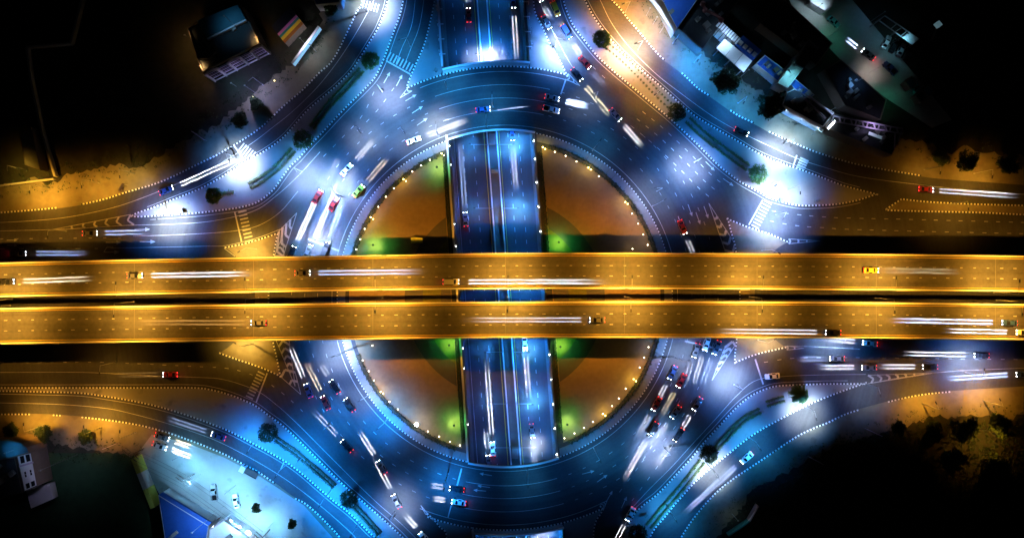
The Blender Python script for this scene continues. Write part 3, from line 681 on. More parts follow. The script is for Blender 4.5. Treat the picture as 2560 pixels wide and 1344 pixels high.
# ------------------------------------------------------------------ street lamps at ground level
BLUE = (.008, .25, 1.0); BLUE2 = (.035, .38, 1.0); PALE = (.62, .78, 1.0); LAV = (.38, .56, 1.0); LAVE = (.03, .25, 1.0)
CYAN = (.012, .265, 1.0); WARM = (1, .74, .45); WARME = (1, .42, .07); YEL = (1, .60, .12); YELE = (1, .48, .03); ORA = (1, .45, .04); ORAE = (1, .40, .02)
L_ = lambda p, c, e, half=62, blend=.8, bat=1.0: lamp_data('street', p * 1.05, c, e, min(half + 4, 78), 1.0, 1.5)
LAMPS = [  # head px, direction to pole, power, core, edge, half angle, label
    ((955, 222), 140, 46000, LAV, BLUE2, 68, 'white lamp by the hedge at the upper left junction mouth'),
    ((1010, 330), 130, 15000, LAV, BLUE, 64, 'blue lamp reaching over the upper left of the ring road'),
    ((572, 398), 120, 40000, PALE, LAVE, 62, 'white lamp beside the crossing on the upper left service road'),
    ((745, 432), 130, 56000, LAV, BLUE2, 62, 'white lamp in the upper left island near its middle tree'),
    ((918, -4), 200, 34000, PALE, BLUE, 60, 'blue lamp at the top edge beside the upper left service road'),
    ((392, 545), 110, 48000, PALE, LAVE, 62, 'white lamp beside the chevrons at the left tip of the upper left island'),
    ((830, 470), -60, 70000, LAV, LAVE, 62, 'white lamp on the footpath inside the upper left of the ring'),
    ((790, 600), 0, 62000, LAV, BLUE2, 60, 'white lamp on the footpath at the left of the ring above the flyovers'),
    ((1090, 310), -90, 30000, PALE, BLUE2, 58, 'white lamp on the inner footpath next to the upper underpass mouth'),
    ((1408, 100), 160, 70000, LAV, LAVE, 62, 'white lamp at the upper right pavement beside the underpass'),
    ((1592, 108), 20, 66000, WARM, WARME, 62, 'warm lamp at the kerb of the upper right service road'),
    ((1560, 10), 20, 20000, WARME, ORA, 62, 'orange lamp at the top edge of the upper right service road'),
    ((1640, 235), 45, 9000, ORA, ORAE, 62, 'dim orange lamp in the hedge of the upper right island'),
    ((1742, 405), 40, 46000, LAV, BLUE, 66, 'blue lamp over the right of the ring beside the upper right island'),
    ((1940, 462), 40, 26000, PALE, BLUE2, 64, 'white lamp in the upper right island near its lower tree'),
    ((2000, 480), 90, 16000, PALE, LAVE, 62, 'white lamp in the wide end of the upper right island'),
    ((1978, 362), 60, 42000, PALE, BLUE2, 60, 'white lamp beside the crossing on the upper right service road'),
    ((1958, 545), 60, 60000, LAV, LAVE, 60, 'white lamp over the right approach beyond the crossing'),
    ((1660, 1140), 10, 44000, LAV, BLUE2, 62, 'white lamp at the lower right of the ring facing the island hedge'),
    ((1845, 962), -40, 56000, LAV, LAVE, 62, 'white lamp at the lower right junction mouth near the white car'),
    ((2040, 1044), 100, 34000, PALE, BLUE, 54, 'white lamp over the lower right service road near the palm tree'),
    ((1795, 1192), 120, 34000, PALE, BLUE, 56, 'white lamp over the lower right service road near its middle tree'),
    ((1720, 900), 180, 22000, LAV, LAVE, 62, 'white lamp at the right of the ring below the flyovers'),
    ((835, 890), 20, 44000, LAV, BLUE, 62, 'white lamp on the inner footpath at the left of the ring below the flyovers'),
    ((945, 1070), 40, 37944, CYAN, BLUE, 64, 'blue lamp on the inner footpath at the lower left of the ring'),
    ((1110, 1220), 80, 24552, CYAN, BLUE, 62, 'blue lamp on the inner footpath next to the lower underpass mouth'),
    ((985, 1290), 230, 24000, LAV, BLUE, 60, 'white lamp at the lower left entry road'),
    ((745, 1150), 230, 24552, CYAN, BLUE, 66, 'blue lamp in the lower left island near its upper tree'),
    ((620, 1128), 60, 26784, CYAN, BLUE, 64, 'blue lamp over the lower left service road near the parked truck'),
    ((800, 1262), 60, 33480, CYAN, BLUE, 64, 'blue lamp over the lower left service road near the bottom edge'),
    ((880, 1335), 60, 33480, CYAN, BLUE, 64, 'blue lamp at the bottom edge beside the lower left island'),
    ((2110, 855), 60, 26000, LAV, BLUE, 60, 'blue light in place of vehicle headlights under the right end of the lower flyover'),  # added light standing in for the blue fan of vehicle headlights
    ((1900, 1120), 120, 17550, BLUE2, BLUE, 66, 'added blue fill light over the lower right service road between two lamps'),  # fill added to carry blue along the lower right road
    ((1690, 1300), 120, 14850, BLUE2, BLUE, 66, 'added blue fill light over the lower right service road at the bottom edge'),  # more added fill, lower end of that road
    ((2200, 985), 100, 7000, LAV, BLUE, 64, 'added violet fill light over the lower right service road past the island tip'),  # added to tint the road past the island tip
    ((2460, 925), -90, 30000, LAV, LAVE, 62, 'violet lamp over the right approach near the right edge'),
    ((1215, 285), -90, 7290, BLUE2, BLUE, 72, 'added blue fill light on the inner side of the ring above the underpass'),  # fill added to lift the ring over the underpass
    ((1500, 352), -130, 5670, BLUE2, BLUE, 72, 'added dim blue fill light on the footpath inside the upper right of the ring'),  # added fill for the upper right of the ring
    ((1660, 500), -150, 4800, LAV, BLUE, 72, 'added dim blue fill light on the footpath inside the right of the ring'),  # added fill for the right of the ring
    ((1320, 1212), 90, 4860, BLUE2, BLUE, 74, 'added dim blue fill light on the inner side of the ring below the underpass'),  # added fill for the bottom of the ring
    ((1500, 1150), 120, 7290, BLUE2, BLUE, 72, 'added blue fill light on the footpath inside the lower right of the ring'),  # added fill for the lower right of the ring
    ((1120, 190), 240, 12150, BLUE2, BLUE, 70, 'blue lamp at the corner of the upper left pavement by the underpass'),
    ((690, 1190), 60, 16740, CYAN, BLUE, 70, 'blue lamp over the lower left service road beside the bright yard'),
    ((820, 1060), 230, 17856, CYAN, BLUE, 70, 'blue lamp in the lower left island facing the ring'),
    ((1000, 100), 20, 12150, BLUE2, BLUE, 66, 'blue lamp over the upper left exit road'),
    ((1745, 150), 60, 26000, (.03, .30, 1.0), (.01, .25, .9), 66, 'added blue fill light in the yard below the blue store'),  # added to turn the ground below the store blue
    ((1860, 255), 60, 15000, (.03, .34, 1.0), (.01, .25, .9), 66, 'added blue fill light in the yard between the two big dark trees'),  # added to brighten the yard by the trees
    ((1690, 100), 60, 9000, (.04, .32, 1.0), (.02, .27, .9), 62, 'added blue fill light in front of the blue store corner'),  # added blue for the ground at the store corner
    ((1640, 470), 0, 8000, LAV, LAVE, 66, 'added white fill light over the right of the ring'),  # extra light added to brighten this side of the ring
    ((1480, 235), 20, 8000, LAV, LAVE, 66, 'added white fill light over the upper right merge'),  # extra light added to brighten the merge
    ((1230, 235), -90, 5670, BLUE2, BLUE, 72, 'added blue fill light over the middle lane above the underpass'),  # added fill for the middle lanes of the ring
    ((900, 330), 130, 20000, LAV, BLUE, 66, 'white lamp over the upper left of the ring by the hedge'),
    ((900, 1000), 30, 14000, LAV, BLUE, 66, 'white lamp over the lower left of the ring'),
    ((600, 628), 30, 26000, YEL, YELE, 60, 'yellow lamp under the upper flyover by the left splitter island'),
    ((590, 858), -30, 22000, YEL, YELE, 60, 'yellow lamp under the lower flyover by the left splitter island'),
    ((1945, 632), 150, 22000, WARM, YEL, 60, 'warm lamp under the upper flyover by the right splitter island'),
    ((1935, 848), 210, 20000, WARM, WARME, 60, 'warm lamp under the lower flyover by the right splitter island'),
    ((75, 478), 90, 17000, ORA, ORAE, 60, 'orange lamp on the sandy verge near the left edge, upper side'),
    ((205, 465), 90, 11000, ORA, ORAE, 62, 'orange lamp on the sandy verge right of the dark shed'),
    ((300, 440), 100, 6500, YEL, YELE, 58, 'orange lamp on the sandy verge near the leaning signboards'),
    ((20, 430), 100, 5000, (1, .62, .06), YELE, 60, 'yellow lamp beside the shed at the left edge'),
    ((60, 1062), -90, 16000, ORA, ORAE, 58, 'orange lamp on the lower left verge nearest the left edge'),
    ((210, 1068), -90, 18000, ORA, ORAE, 58, 'orange lamp on the lower left verge above the dark field'),
    ((300, 1080), -90, 4000, ORA, ORAE, 58, 'dim orange lamp on the lower left verge beside the bright yard'),
    ((2340, 1008), -60, 12000, ORA, ORAE, 62, 'orange lamp on the lower right verge behind the scrub'),
    ((2500, 1000), -60, 18000, ORA, ORAE, 62, 'orange lamp on the lower right verge nearest the right edge'),
    ((2490, 1100), 90, 9000, ORA, ORAE, 66, 'added dim orange fill light deep in the lower right scrub'),  # added to give the dark scrub an orange glow
    ((2480, 440), 80, 7000, ORA, ORAE, 62, 'orange lamp on the upper right verge nearest the right edge'),
    ((2350, 430), 80, 3500, ORA, ORAE, 60, 'orange lamp on the upper right verge beside the row houses'),
    ((2420, 520), 90, 3500, ORA, ORAE, 66, 'dim orange lamp in the long narrow divider island'),
    ((250, 930), 90, 2500, ORA, ORAE, 68, 'dim orange lamp over the left road below the flyovers'),
    ((120, 590), 90, 2000, ORA, ORAE, 68, 'dim orange lamp over the left road above the flyovers'),
    ((620, 205), 45, 1600, CYAN, CYAN, 62, 'dim lamp in the forecourt of the arcaded building'),
]
for h, bd, p, c, e, ha, lab in LAMPS:
    street_lamp(h, bd, lab, L_(p, c, e, ha), 8.6, 2.0, c[2] < .5)

# lights of the underpass
def wall_light(p, ld, label, name='underpass_light', aim=None):
    t = thing(name, label, 'underpass light', p, 0, 'lights along the underpass')
    m_ = MB(); m_.box((0, 0, 0), .7, .5, .25); m_.tube((0, 0, -1.0), (0, 0, 0), .06); m_.build('housing', M['black_metal'], t)
    m_ = MB(); m_.box((0, 0, -.14), .5, .36, .03); m_.build('lens', M['lamp_white'], t)
    lo = link('lamp_light', ld, t, (0, 0, -.2))
    return t
UL = lambda p, c, e, half=80: lamp_data('under', p * 2.6, c, e, half, .6, 1.5, .15)
spots_ = [(-70, 7000), (135, 9000), (360, 9500), (520, 7500), (700, 7500), (880, 7000), (1010, 7500), (1120, 4500), (1330, 14000)]
for k, (y, p) in enumerate(spots_):
    q = uat(med(1, y) + 40, y); z = -1.6
    q = at(med(1, y) + 40 - (0 if y not in (135,) else 36), y, z)
    nm = ['at the top edge', 'just above the upper span', 'just below the upper span', 'above the flyovers', 'between the flyovers', 'just below the flyovers', 'level with the lower green lamps', 'just above the lower span', 'at the bottom edge'][k]
    wall_light(Vector((q.x, q.y, ZF + 4.4)), UL(p, (.10, .50, 1.0) if y not in (135, 1120, 1330) else PALE, (.015, .26, 1.0)), 'blue floodlight over the right carriageway of the underpass, ' + nm)
    q = at(med(-1, y) - 45 + (32 if y == 135 else 0), y, z)
    wall_light(Vector((q.x, q.y, ZF + 4.4)), UL(p * (.30 if y != 135 else .5), (.04, .36, 1.0) if y != 135 else PALE, (.01, .16, .8)), 'blue floodlight over the left carriageway of the underpass, ' + nm)
# hang the lights on gantry arms
for o in list(COL.objects):
    if o.name.startswith('underpass_light'):
        left = o.location.x < uat((med(-1, 600) + med(1, 600)) / 2, 600).x + (-o.location.y) * .0735 * 0 - 0
        m_ = MB()
        y = 672 - o.location.y * 8 * H / (H - o.location.z)
        xc = uat(med(-1, y) if 'left' in o['label'] else med(1, y), y).x - o.location.x
        m_.tube((xc, 0, ZF - o.location.z + .9), (xc, 0, -.95), .09); m_.tube((xc, 0, -.95), (0, 0, -.95), .06)
        m_.build('bracket', M['steel'], o)

# ------------------------------------------------------------------ garden lamps on the plaza
def globe_mesh(mm):
    a = MB(); a.tube((0, 0, 0), (0, 0, 1.35), .06); b = MB(); b.ball((0, 0, 1.5), .19)
    return a.mesh('post', M['black_metal']), b.mesh('globe', mm)
gm = {'w': globe_mesh(M['globe_warm']), 'y': globe_mesh(M['globe_yellow'])}
def point(power, col, rad=.25):
    d = bpy.data.lights.new('globe_light', 'POINT'); d.energy = power; d.color = col; d.shadow_soft_size = rad; return d
gl = {'w': point(70, (1, .75, .4)), 'y': point(420, (1, .72, .12))}
dots = {'upper left': [(1075, 400), (1053, 414), (1031, 429), (985, 471), (965, 492), (946, 517), (912, 572), (901, 598), (891, 623)],
        'upper right': [(1387, 380), (1414, 390), (1441, 404), (1497, 441), (1580, 534), (1595, 559), (1608, 586), (1619, 612), (1581, 622)],
        'lower left': [(931, 863), (907, 900), (922, 927), (935, 950), (974, 1003), (995, 1022), (1070, 1077), (1098, 1090), (1125, 1103), (1150, 1112)],
        'lower right': [(1621, 867), (1610, 893), (1599, 918), (1564, 971), (1547, 995), (1530, 1014), (1482, 1053), (1460, 1068), (1436, 1082), (1411, 1094)]}
ydots = [((1104, 384), 'upper left, at the trench'), ((1009, 448), 'upper left, upper of two'), ((927, 543), 'upper left, lower of two'), ((1357, 368), 'upper right, at the trench'), ((1471, 419), 'upper right, upper of two'), ((1563, 505), 'upper right, lower of two'), ((952, 978), 'lower left'), ((1584, 947), 'lower right, upper of two'), ((1507, 1033), 'lower right, lower of two')]
for q, l_ in dots.items():
    for x, y in l_:
        t = thing('globe_lamp', 'small warm globe lamp on a low post along the %s hedge of the plaza' % q, 'globe lamp', at(x, y, 1.5).to_2d().to_3d() + Vector((0, 0, .13)), 0, 'small globe lamps along the %s plaza hedge' % q)
        link('post', gm['w'][0], t); g_ = link('globe', gm['w'][1], t); link('globe_light', gl['w'], t, (0, 0, 1.95))
for (x, y), lab in ydots:
    t = thing('globe_lamp', 'bright yellow globe lamp in the plaza hedge, ' + lab, 'globe lamp', at(x, y, 1.5).to_2d().to_3d() + Vector((0, 0, .13)), 0, 'yellow globe lamps in the plaza hedge')
    link('post', gm['y'][0], t); link('globe', gm['y'][1], t); o = link('globe', gm['y'][1], t, (.75, -.6, 0)); link('post', gm['y'][0], t, (.75, -.6, 0)); link('globe_light', gl['y'], t, (0, 0, 2.0))
t = thing('plaza_floodlight', 'very bright white floodlight on the lower left plaza edge', 'floodlight', at(1042, 1060, 3).to_2d().to_3d() + Vector((0, 0, .13)))
m_ = MB(); m_.tube((0, 0, 0), (0, 0, 2.9), .08); m_.build('post', M['steel'], t); m_ = MB(); m_.ball((0, 0, 3.15), .55, 10, 6); m_.build('globe', M['globe_white'], t)
link('floodlight_light', point(900, (.85, .9, 1), .4), t, (0, 0, 3.9))
# green garden lamps: a shade on a short post over a green bulb
GR = lamp_data('green', 1900, (.40, 1.0, .24), (.02, .62, .12), 80, 1.0, 2.0, .3)
for (x, y), lab in (((1092, 418), 'beside the trench at the upper left'), ((933, 612), 'at the far left above the flyovers'), ((1397, 605), 'right of the trench above the flyovers'), ((1123, 862), 'left of the trench below the flyovers'), ((1135, 1062), 'left of the trench near the lower hedge'), ((1401, 866), 'right of the trench below the flyovers'), ((1418, 1060), 'right of the trench near the lower hedge')):
    t = thing('green_lamp', 'green garden lamp on a mast ' + lab, 'garden lamp', at(x, y, 3).to_2d().to_3d() + Vector((0, 0, .13)), 0, 'green lamps on the plaza')
    m_ = MB(); m_.tube((0, 0, 0), (0, 0, 3.0), .06); m_.build('post', M['black_metal'], t)
    m_ = MB(); m_.tube((0, 0, 3.25), (0, 0, 3.45), .38, .2, 10); m_.build('shade', M['black_metal'], t)
    link('lamp_light', GR, t, (0, 0, 3.15))
# ------------------------------------------------------------------ greenery
def leaf_quads(mb, c, rx, ry, rz, n, sz, m=0, rnd=random):
    for _ in range(n):
        u = Vector((rnd.gauss(0, 1), rnd.gauss(0, 1), rnd.gauss(0, 1))).normalized() * (rnd.random() ** .4)
        p = Vector((c[0] + u.x * rx, c[1] + u.y * ry, c[2] + u.z * rz))
        d = Vector((rnd.uniform(-1, 1), rnd.uniform(-1, 1), rnd.uniform(-.5, 1))).normalized()
        e = d.cross(Vector((rnd.uniform(-1, 1), rnd.uniform(-1, 1), rnd.uniform(-1, 1)))).normalized()
        s = sz * rnd.uniform(.6, 1.3)
        mb.face([p - d * s, p + e * s * .45, p + d * s, p - e * s * .45], m)
def tree_meshes(seed, rad, ht, rosette=True, sz=.34):
    rnd = random.Random(seed)
    t = MB(); t.tube((0, 0, 0), (.05, .05, ht * .55), .17, .11, 8)
    c = MB()
    k = 11 if rosette else 16
    for i in range(k):
        a = 2 * math.pi * i / k + rnd.uniform(-.15, .15)
        rr = rad * (.66 if rosette else rnd.uniform(.2, .8)) * rnd.uniform(.85, 1.15)
        z = ht * rnd.uniform(.6, .85)
        t.tube((.05, .05, ht * .5), (math.cos(a) * rr * .8, math.sin(a) * rr * .8, z), .06, .025, 5)
        leaf_quads(c, (math.cos(a) * rr, math.sin(a) * rr, z), rad * .36, rad * .36, rad * .3, 95, sz, rnd=rnd)
    leaf_quads(c, (0, 0, ht * .82), rad * .42, rad * .42, rad * .3, 150, sz, rnd=rnd)
    return t, c
_tm = {}
def tree(x, y, rad, label, dark=False, ht=4.5, rosette=True, group='trees in the islands', zb=.13, name='island_tree'):
    key = (round(rad, 1), dark, ht, rosette, len(_tm) % 3 if len(_tm) < 8 else 0)
    if key not in _tm:
        t_, c_ = tree_meshes(len(_tm) + 3, rad, ht, rosette, .34 if rad < 4 else .5)
        _tm[key] = (t_.mesh('trunk', M['bark']), c_.mesh('crown', M['leaf_dark' if dark else 'leaf']))
    p = at(x, y, ht * .7).to_2d().to_3d(); p.z = zb
    t = thing(name, label, 'tree', p, random.uniform(0, 6), group)
    link('trunk', _tm[key][0], t); link('crown', _tm[key][1], t)
for x, y, r, lab, dk in ((925, 153, 2.9, 'round bushy tree in the upper left island nearest the top', 0), (757, 350, 3.3, 'round bushy tree in the middle of the upper left island', 0), (535, 490, 2.6, 'round bushy tree near the left tip of the upper left island', 0),
        (1503, 97, 2.9, 'round bushy tree in the warm lit part of the upper right island', 0), (1692, 282, 2.9, 'dark bushy tree in the middle of the upper right island', 1), (1895, 437, 3.1, 'round bushy tree near the wide end of the upper right island', 0),
        (670, 1080, 3.1, 'round bushy tree in the lower left island, upper of two', 1), (873, 1246, 3.0, 'round bushy tree in the lower left island, lower of two', 1), (1773, 1133, 3.0, 'dark bushy tree in the middle of the lower right island', 1), (1595, 1332, 3.0, 'dark bushy tree of the lower right island cut by the bottom edge', 1)):
    tree(x, y, r, lab, bool(dk))
# palm
def palm(x, y, label):
    p = at(x, y, 4).to_2d().to_3d(); p.z = .13
    t = thing('palm_tree', label, 'palm tree', p)
    m_ = MB(); m_.tube((0, 0, 0), (.1, 0, 4.2), .2, .14); m_.build('trunk', M['bark'], t)
    m_ = MB(); rnd = random.Random(3)
    for i in range(17):
        a = 2 * math.pi * i / 17 + rnd.uniform(-.1, .1); L = rnd.uniform(2.4, 3.4); u = Vector((math.cos(a), math.sin(a), 0)); s = Vector((-u.y, u.x, 0))
        pts = [Vector((.1, 0, 4.2)) + u * L * f + Vector((0, 0, 1.0 * f - 2.2 * f * f)) for f in (0, .25, .5, .75, 1)]
        for f in range(1, 5):
            a_, b_ = pts[f - 1], pts[f]
            for k in range(4):
                q = a_.lerp(b_, k / 4)
                for sg in (1, -1): m_.face([q, q + u * .12 + s * sg * .5 + Vector((0, 0, -.18)), q + u * .28 + s * sg * .5 + Vector((0, 0, -.2)), q + u * .2], 0)
    m_.build('crown', M['leaf'], t)
palm(1998, 985, 'green palm with spreading fronds in the lower right island')

def hedge(chain, label, wd=.8, ht=.9, dens=26, dark=False, spacing=None):
    line = smooth(px(chain), .5); rnd = random.Random(len(label))
    mb = MB()
    n = normals(line)
    core = MB()
    for i in range(len(line) - 1):
        a, b = line[i], line[i + 1]
        core.prism([a - n[i] * wd * .3, b - n[i + 1] * wd * .3, b + n[i + 1] * wd * .3, a + n[i] * wd * .3], .1, ht * .7)
        for _ in range(int(dens * (b - a).length)):
            t = rnd.random(); p = a.lerp(b, t) + n[i] * rnd.uniform(-.5, .5) * wd * (1 + .3 * math.sin(i * 1.7))
            z = rnd.uniform(.35, 1.0) * ht
            d = Vector((rnd.uniform(-1, 1), rnd.uniform(-1, 1), rnd.uniform(-.3, .6))).normalized(); e = d.cross(Vector((rnd.uniform(-1, 1), rnd.uniform(-1, 1), 1))).normalized()
            s = rnd.uniform(.12, .28); q = Vector((p.x, p.y, z))
            mb.face([q - d * s, q + e * s * .6, q + d * s, q - e * s * .6])
    t = thing('hedge', label, 'hedge', (0, 0, 0))
    lm_ = M['leaf_dark' if dark else 'leaf']
    core.build('branches', M['bark'], t); mb.build('foliage', lm_, t)
def hedge_pair(chain, gap, label, **k):
    l_ = smooth(px(chain), 1.0); n = normals(l_)
    for s, w_ in ((1, 'first'), (-1, 'second')):
        ch = [((p + q * s * gap).x * 8 + 1280, 672 - (p + q * s * gap).y * 8) for p, q in zip(l_, n)][::3]
        hedge(ch, label % ('outer' if s > 0 else 'inner'), **k)
hedge_pair([(905, 175), (870, 215), (825, 262), (780, 320)], .8, 'low clipped hedge, %s row, above the middle tree of the upper left island')
hedge_pair([(735, 375), (700, 415), (660, 445), (610, 473)], .8, 'low clipped hedge, %s row, below the middle tree of the upper left island', wd=.9)
hedge([(552, 485), (585, 480)], 'short clipped hedge at the left tip of the upper left island', 1.6)
hedge_pair([(1718, 300), (1760, 340), (1820, 385), (1875, 425)], .9, 'low clipped hedge, %s row, between the two lower trees of the upper right island')
hedge_pair([(690, 1095), (740, 1130), (800, 1180), (850, 1225)], .6, 'dark clipped hedge, %s row, between the two trees of the lower left island', dark=True, wd=1.0)
hedge_pair([(885, 1262), (930, 1310), (960, 1344)], .6, 'dark clipped hedge, %s row, at the bottom of the lower left island', dark=True, wd=1.0)
hedge_pair([(1900, 1025), (1860, 1045), (1825, 1080), (1790, 1120)], .7, 'low clipped hedge, %s row, above the middle tree of the lower right island')
hedge_pair([(1755, 1150), (1720, 1195), (1670, 1255), (1615, 1320)], .8, 'low clipped hedge, %s row, below the middle tree of the lower right island')
hedge_pair([(1915, 1008), (1950, 998), (1975, 992)], .7, 'clipped hedge, %s row, beside the palm of the lower right island')
# plaza hedge ring in four pieces
for a0, a1, lab in ((R(113), R(164), 'upper left'), (R(13), R(74), 'upper right'), (R(201), R(252), 'lower left'), (R(-66), R(-13), 'lower right')):
    ch = [(1262 + 393 * math.cos(a0 + (a1 - a0) * i / 12), 745 - 393 * math.sin(a0 + (a1 - a0) * i / 12)) for i in range(13)]
    hedge(ch, 'curved dark hedge round the %s quarter of the plaza' % lab, 1.5, .9, 34, True)
for ch, lab in (([(tl(390) - 9, 395), (tl(630) - 9, 630)], 'left of the trench above the flyovers'), ([(tl(850) - 9, 850), (tl(1110) - 9, 1108)], 'left of the trench below the flyovers'), ([(tr(380) + 10, 380), (tr(630) + 10, 630)], 'right of the trench above the flyovers'), ([(tr(850) + 10, 850), (tr(1080) + 10, 1082)], 'right of the trench below the flyovers')):
    hedge(ch, 'straight dark hedge ' + lab, .9, .8, 28, True)
# dotted shrubs in the warm lit island
rnd = random.Random(5)
sm = []
for k in range(3):
    m_ = MB(); leaf_quads(m_, (0, 0, .35), .42, .42, .35, 60, .16, rnd=rnd); m_.tube((0, 0, 0), (0, 0, .35), .05, .03, 5, m=1); sm.append(m_.mesh('shrub', [M['leaf_dark'], M['bark']]))
row = smooth(px([(1520, 118), (1560, 150), (1605, 195), (1650, 243), (1672, 264)]), 1.32); nn = normals(row)
for i, (p, n_) in enumerate(zip(row, nn)):
    for s in (1, -1):
        o = link('shrub', sm[(i + s) % 3], None, (p.x + n_.x * s * .85, p.y + n_.y * s * .85, .12)); o.rotation_euler.z = i * 1.3
        tag(o, 'small clipped shrub in the double row below the warm lit tree', 'shrub', 'double row of shrubs in the upper right island')
# trees beyond the roads
for x, y, r, lab in ((1815, 205, 4.6, 'big dark tree in front of the white canopies'), (1930, 265, 4.2, 'big dark tree left of the row houses'), (2245, 1072, 2.6, 'scrubby dark tree on the lower right verge, leftmost'), (2330, 1074, 3.0, 'scrubby dark tree on the lower right verge, second from left'), (2415, 1075, 4.2, 'scrubby dark tree on the lower right verge, third from left'), (2500, 1065, 4.0, 'scrubby dark tree on the lower right verge, rightmost'), (2380, 1150, 4.5, 'orange tinged tree deep in the lower right scrub'), (2490, 1170, 4.6, 'orange tinged tree in the lower right scrub near the edge'), (2420, 405, 3.6, 'dark tree on the upper right verge left of the edge'), (2520, 415, 3.6, 'dark tree on the upper right verge at the edge'), (2350, 395, 3.0, 'dark tree at the right end of the row houses'),
        (110, 1085, 2.9, 'dark tree on the lower left verge behind the white tower'), (30, 1075, 2.6, 'dark tree at the left edge of the lower left verge'), (215, 1090, 2.4, 'small dark tree beside the lower left orange lamp'), (600, 300, 2.8, 'dark tree in front of the arcaded building'), (640, 260, 2.0, 'small dark tree in the forecourt of the arcaded building'), (825, 20, 2.6, 'dark tree beside the blue lit shopfront at the top'), (640, 1268, 1.5, 'thin roadside tree in the bright yard, upper'), (730, 1310, 1.5, 'thin roadside tree in the bright yard, lower')):
    tree(x, y, r, lab, True, 7.0 if r > 3.4 else 4.5, False, 'trees beyond the roads', 0 if not (2200 < x < 2600 and y > 1050) else 0, 'roadside_tree')

# ------------------------------------------------------------------ vehicles
PAINT = {}
def paint(name):
    if name not in PAINT:
        c = dict(white=(.75, .75, .74), silver=(.42, .43, .45), black=(.012, .012, .014), grey=(.12, .12, .13), red=(.22, .012, .012), blue=(.025, .06, .18), yellow=(.75, .45, .03), green=(.25, .45, .05), teal=(.08, .32, .34))[name]
        m = mat(name + '_car_paint', c, .28, .03, 1, metal=.3 if name in ('silver', 'grey') else 0); m.node_tree.nodes['Principled BSDF'].inputs['Coat Weight'].default_value = .4
        PAINT[name] = m
    return PAINT[name]
KINDS = {  # stations: x, half width low, half width top, belt z, top z
    'sedan': [(2.25, .66, .58, .50, .56), (2.05, .80, .70, .60, .70), (1.05, .87, .78, .78, .88), (.25, .88, .60, .84, 1.42), (-.95, .88, .60, .86, 1.42), (-1.65, .87, .74, .86, 1.0), (-2.15, .82, .72, .78, .95), (-2.28, .72, .62, .60, .72)],
    'pickup': [(2.55, .72, .64, .62, .70), (2.35, .86, .76, .74, .86), (1.25, .90, .80, .92, 1.02), (.65, .92, .66, .98, 1.66), (-.55, .92, .66, .98, 1.66), (-.80, .92, .82, .98, 1.06)],
    'van': [(2.35, .74, .66, .62, .72), (2.15, .86, .76, .80, .92), (1.55, .90, .80, .98, 1.08), (.85, .92, .74, 1.0, 1.92), (-2.0, .92, .76, 1.0, 1.95), (-2.3, .90, .78, .98, 1.15), (-2.38, .86, .74, .7, .8)],
}
_vm = {}
def vehicle_meshes(kind):
    if kind in _vm: return _vm[kind]
    st = KINDS[kind]; b = MB(); g = MB()
    def sec(s): x, hl, ht, zb, zt = s; return [Vector((x, -hl, .24)), Vector((x, -hl, zb)), Vector((x, -ht, zt)), Vector((x, ht, zt)), Vector((x, hl, zb)), Vector((x, hl, .24))]
    S = [sec(s) for s in st]
    for i in range(len(S) - 1):
        A, B = S[i], S[i + 1]
        for k in range(5): b.face([A[k], A[k + 1], B[k + 1], B[k]])
        b.face([A[5], A[0], B[0], B[5]])
    b.face(list(reversed(S[0]))); b.face(S[-1])
    r0, r1 = 3, 4
    def glass(q, off):
        c = sum(q, Vector()) / len(q); q = [c + (p - c) * .88 + off for p in q]; g.face(q)
    glass([S[r0 - 1][2], S[r0 - 1][3], S[r0][3], S[r0][2]], Vector((.012, 0, .02)))
    glass([S[r1][2], S[r1][3], S[r1 + 1][3], S[r1 + 1][2]], Vector((-.012, 0, .02)))
    for k, sg in ((1, -1), (3, 1)):
        a, c = (S[r0][k], S[r0][k + 1]), (S[r1][k], S[r1][k + 1])
        glass([a[0], c[0], c[1], a[1]], Vector((0, .018 * sg, .006)))
    if kind == 'pickup':
        for y, wd in ((-.86, .1), (.86, .1)): b.box((-1.68, y, .72), 1.75, wd, .62)
        b.box((-2.5, 0, .72), .1, 1.82, .62); b.box((-1.68, 0, .45), 1.7, 1.7, .12)
        g.box((-1.68, 0, .515), 1.6, 1.58, .012)
    x0, x1 = st[0][0], (st[-1][0] if kind != 'pickup' else -2.55)
    wl = MB(); wl.tube((0, -.1, 0), (0, .1, 0), .32, .32, 12)
    hz = .60 if kind == 'sedan' else .72
    hl = MB(); hl.box((0, 0, 0), .16, .34, .14); tlm = MB(); tlm.box((0, 0, 0), .10, .34, .15)
    mr = MB(); mr.box((.75 if kind != 'van' else 1.3, .98, 1.0), .14, .18, .12); mr.box((.75 if kind != 'van' else 1.3, -.98, 1.0), .14, .18, .12)
    ln = x0 - x1
    _vm[kind] = dict(body=b, glass=g.mesh('window', M['glass']), wheel=wl.mesh('wheel', M['rubber']), head=(hl, (x0 - .10, .52, hz)), tail=(tlm, (x1 + .02, .56, hz + .12)),
                     mirror=mr.mesh('mirror', M['black_metal']), wx=(x0 - .85, x1 + .85), bodies={}, lens={})
    d = _vm[kind]
    d['lens'] = {True: (hl.mesh('headlight', M['head_lens']), tlm.mesh('taillight', M['tail_lens'])), False: (hl.mesh('headlight', M['head_off']), tlm.mesh('taillight', M['tail_off']))}
    return d
_beam = {}
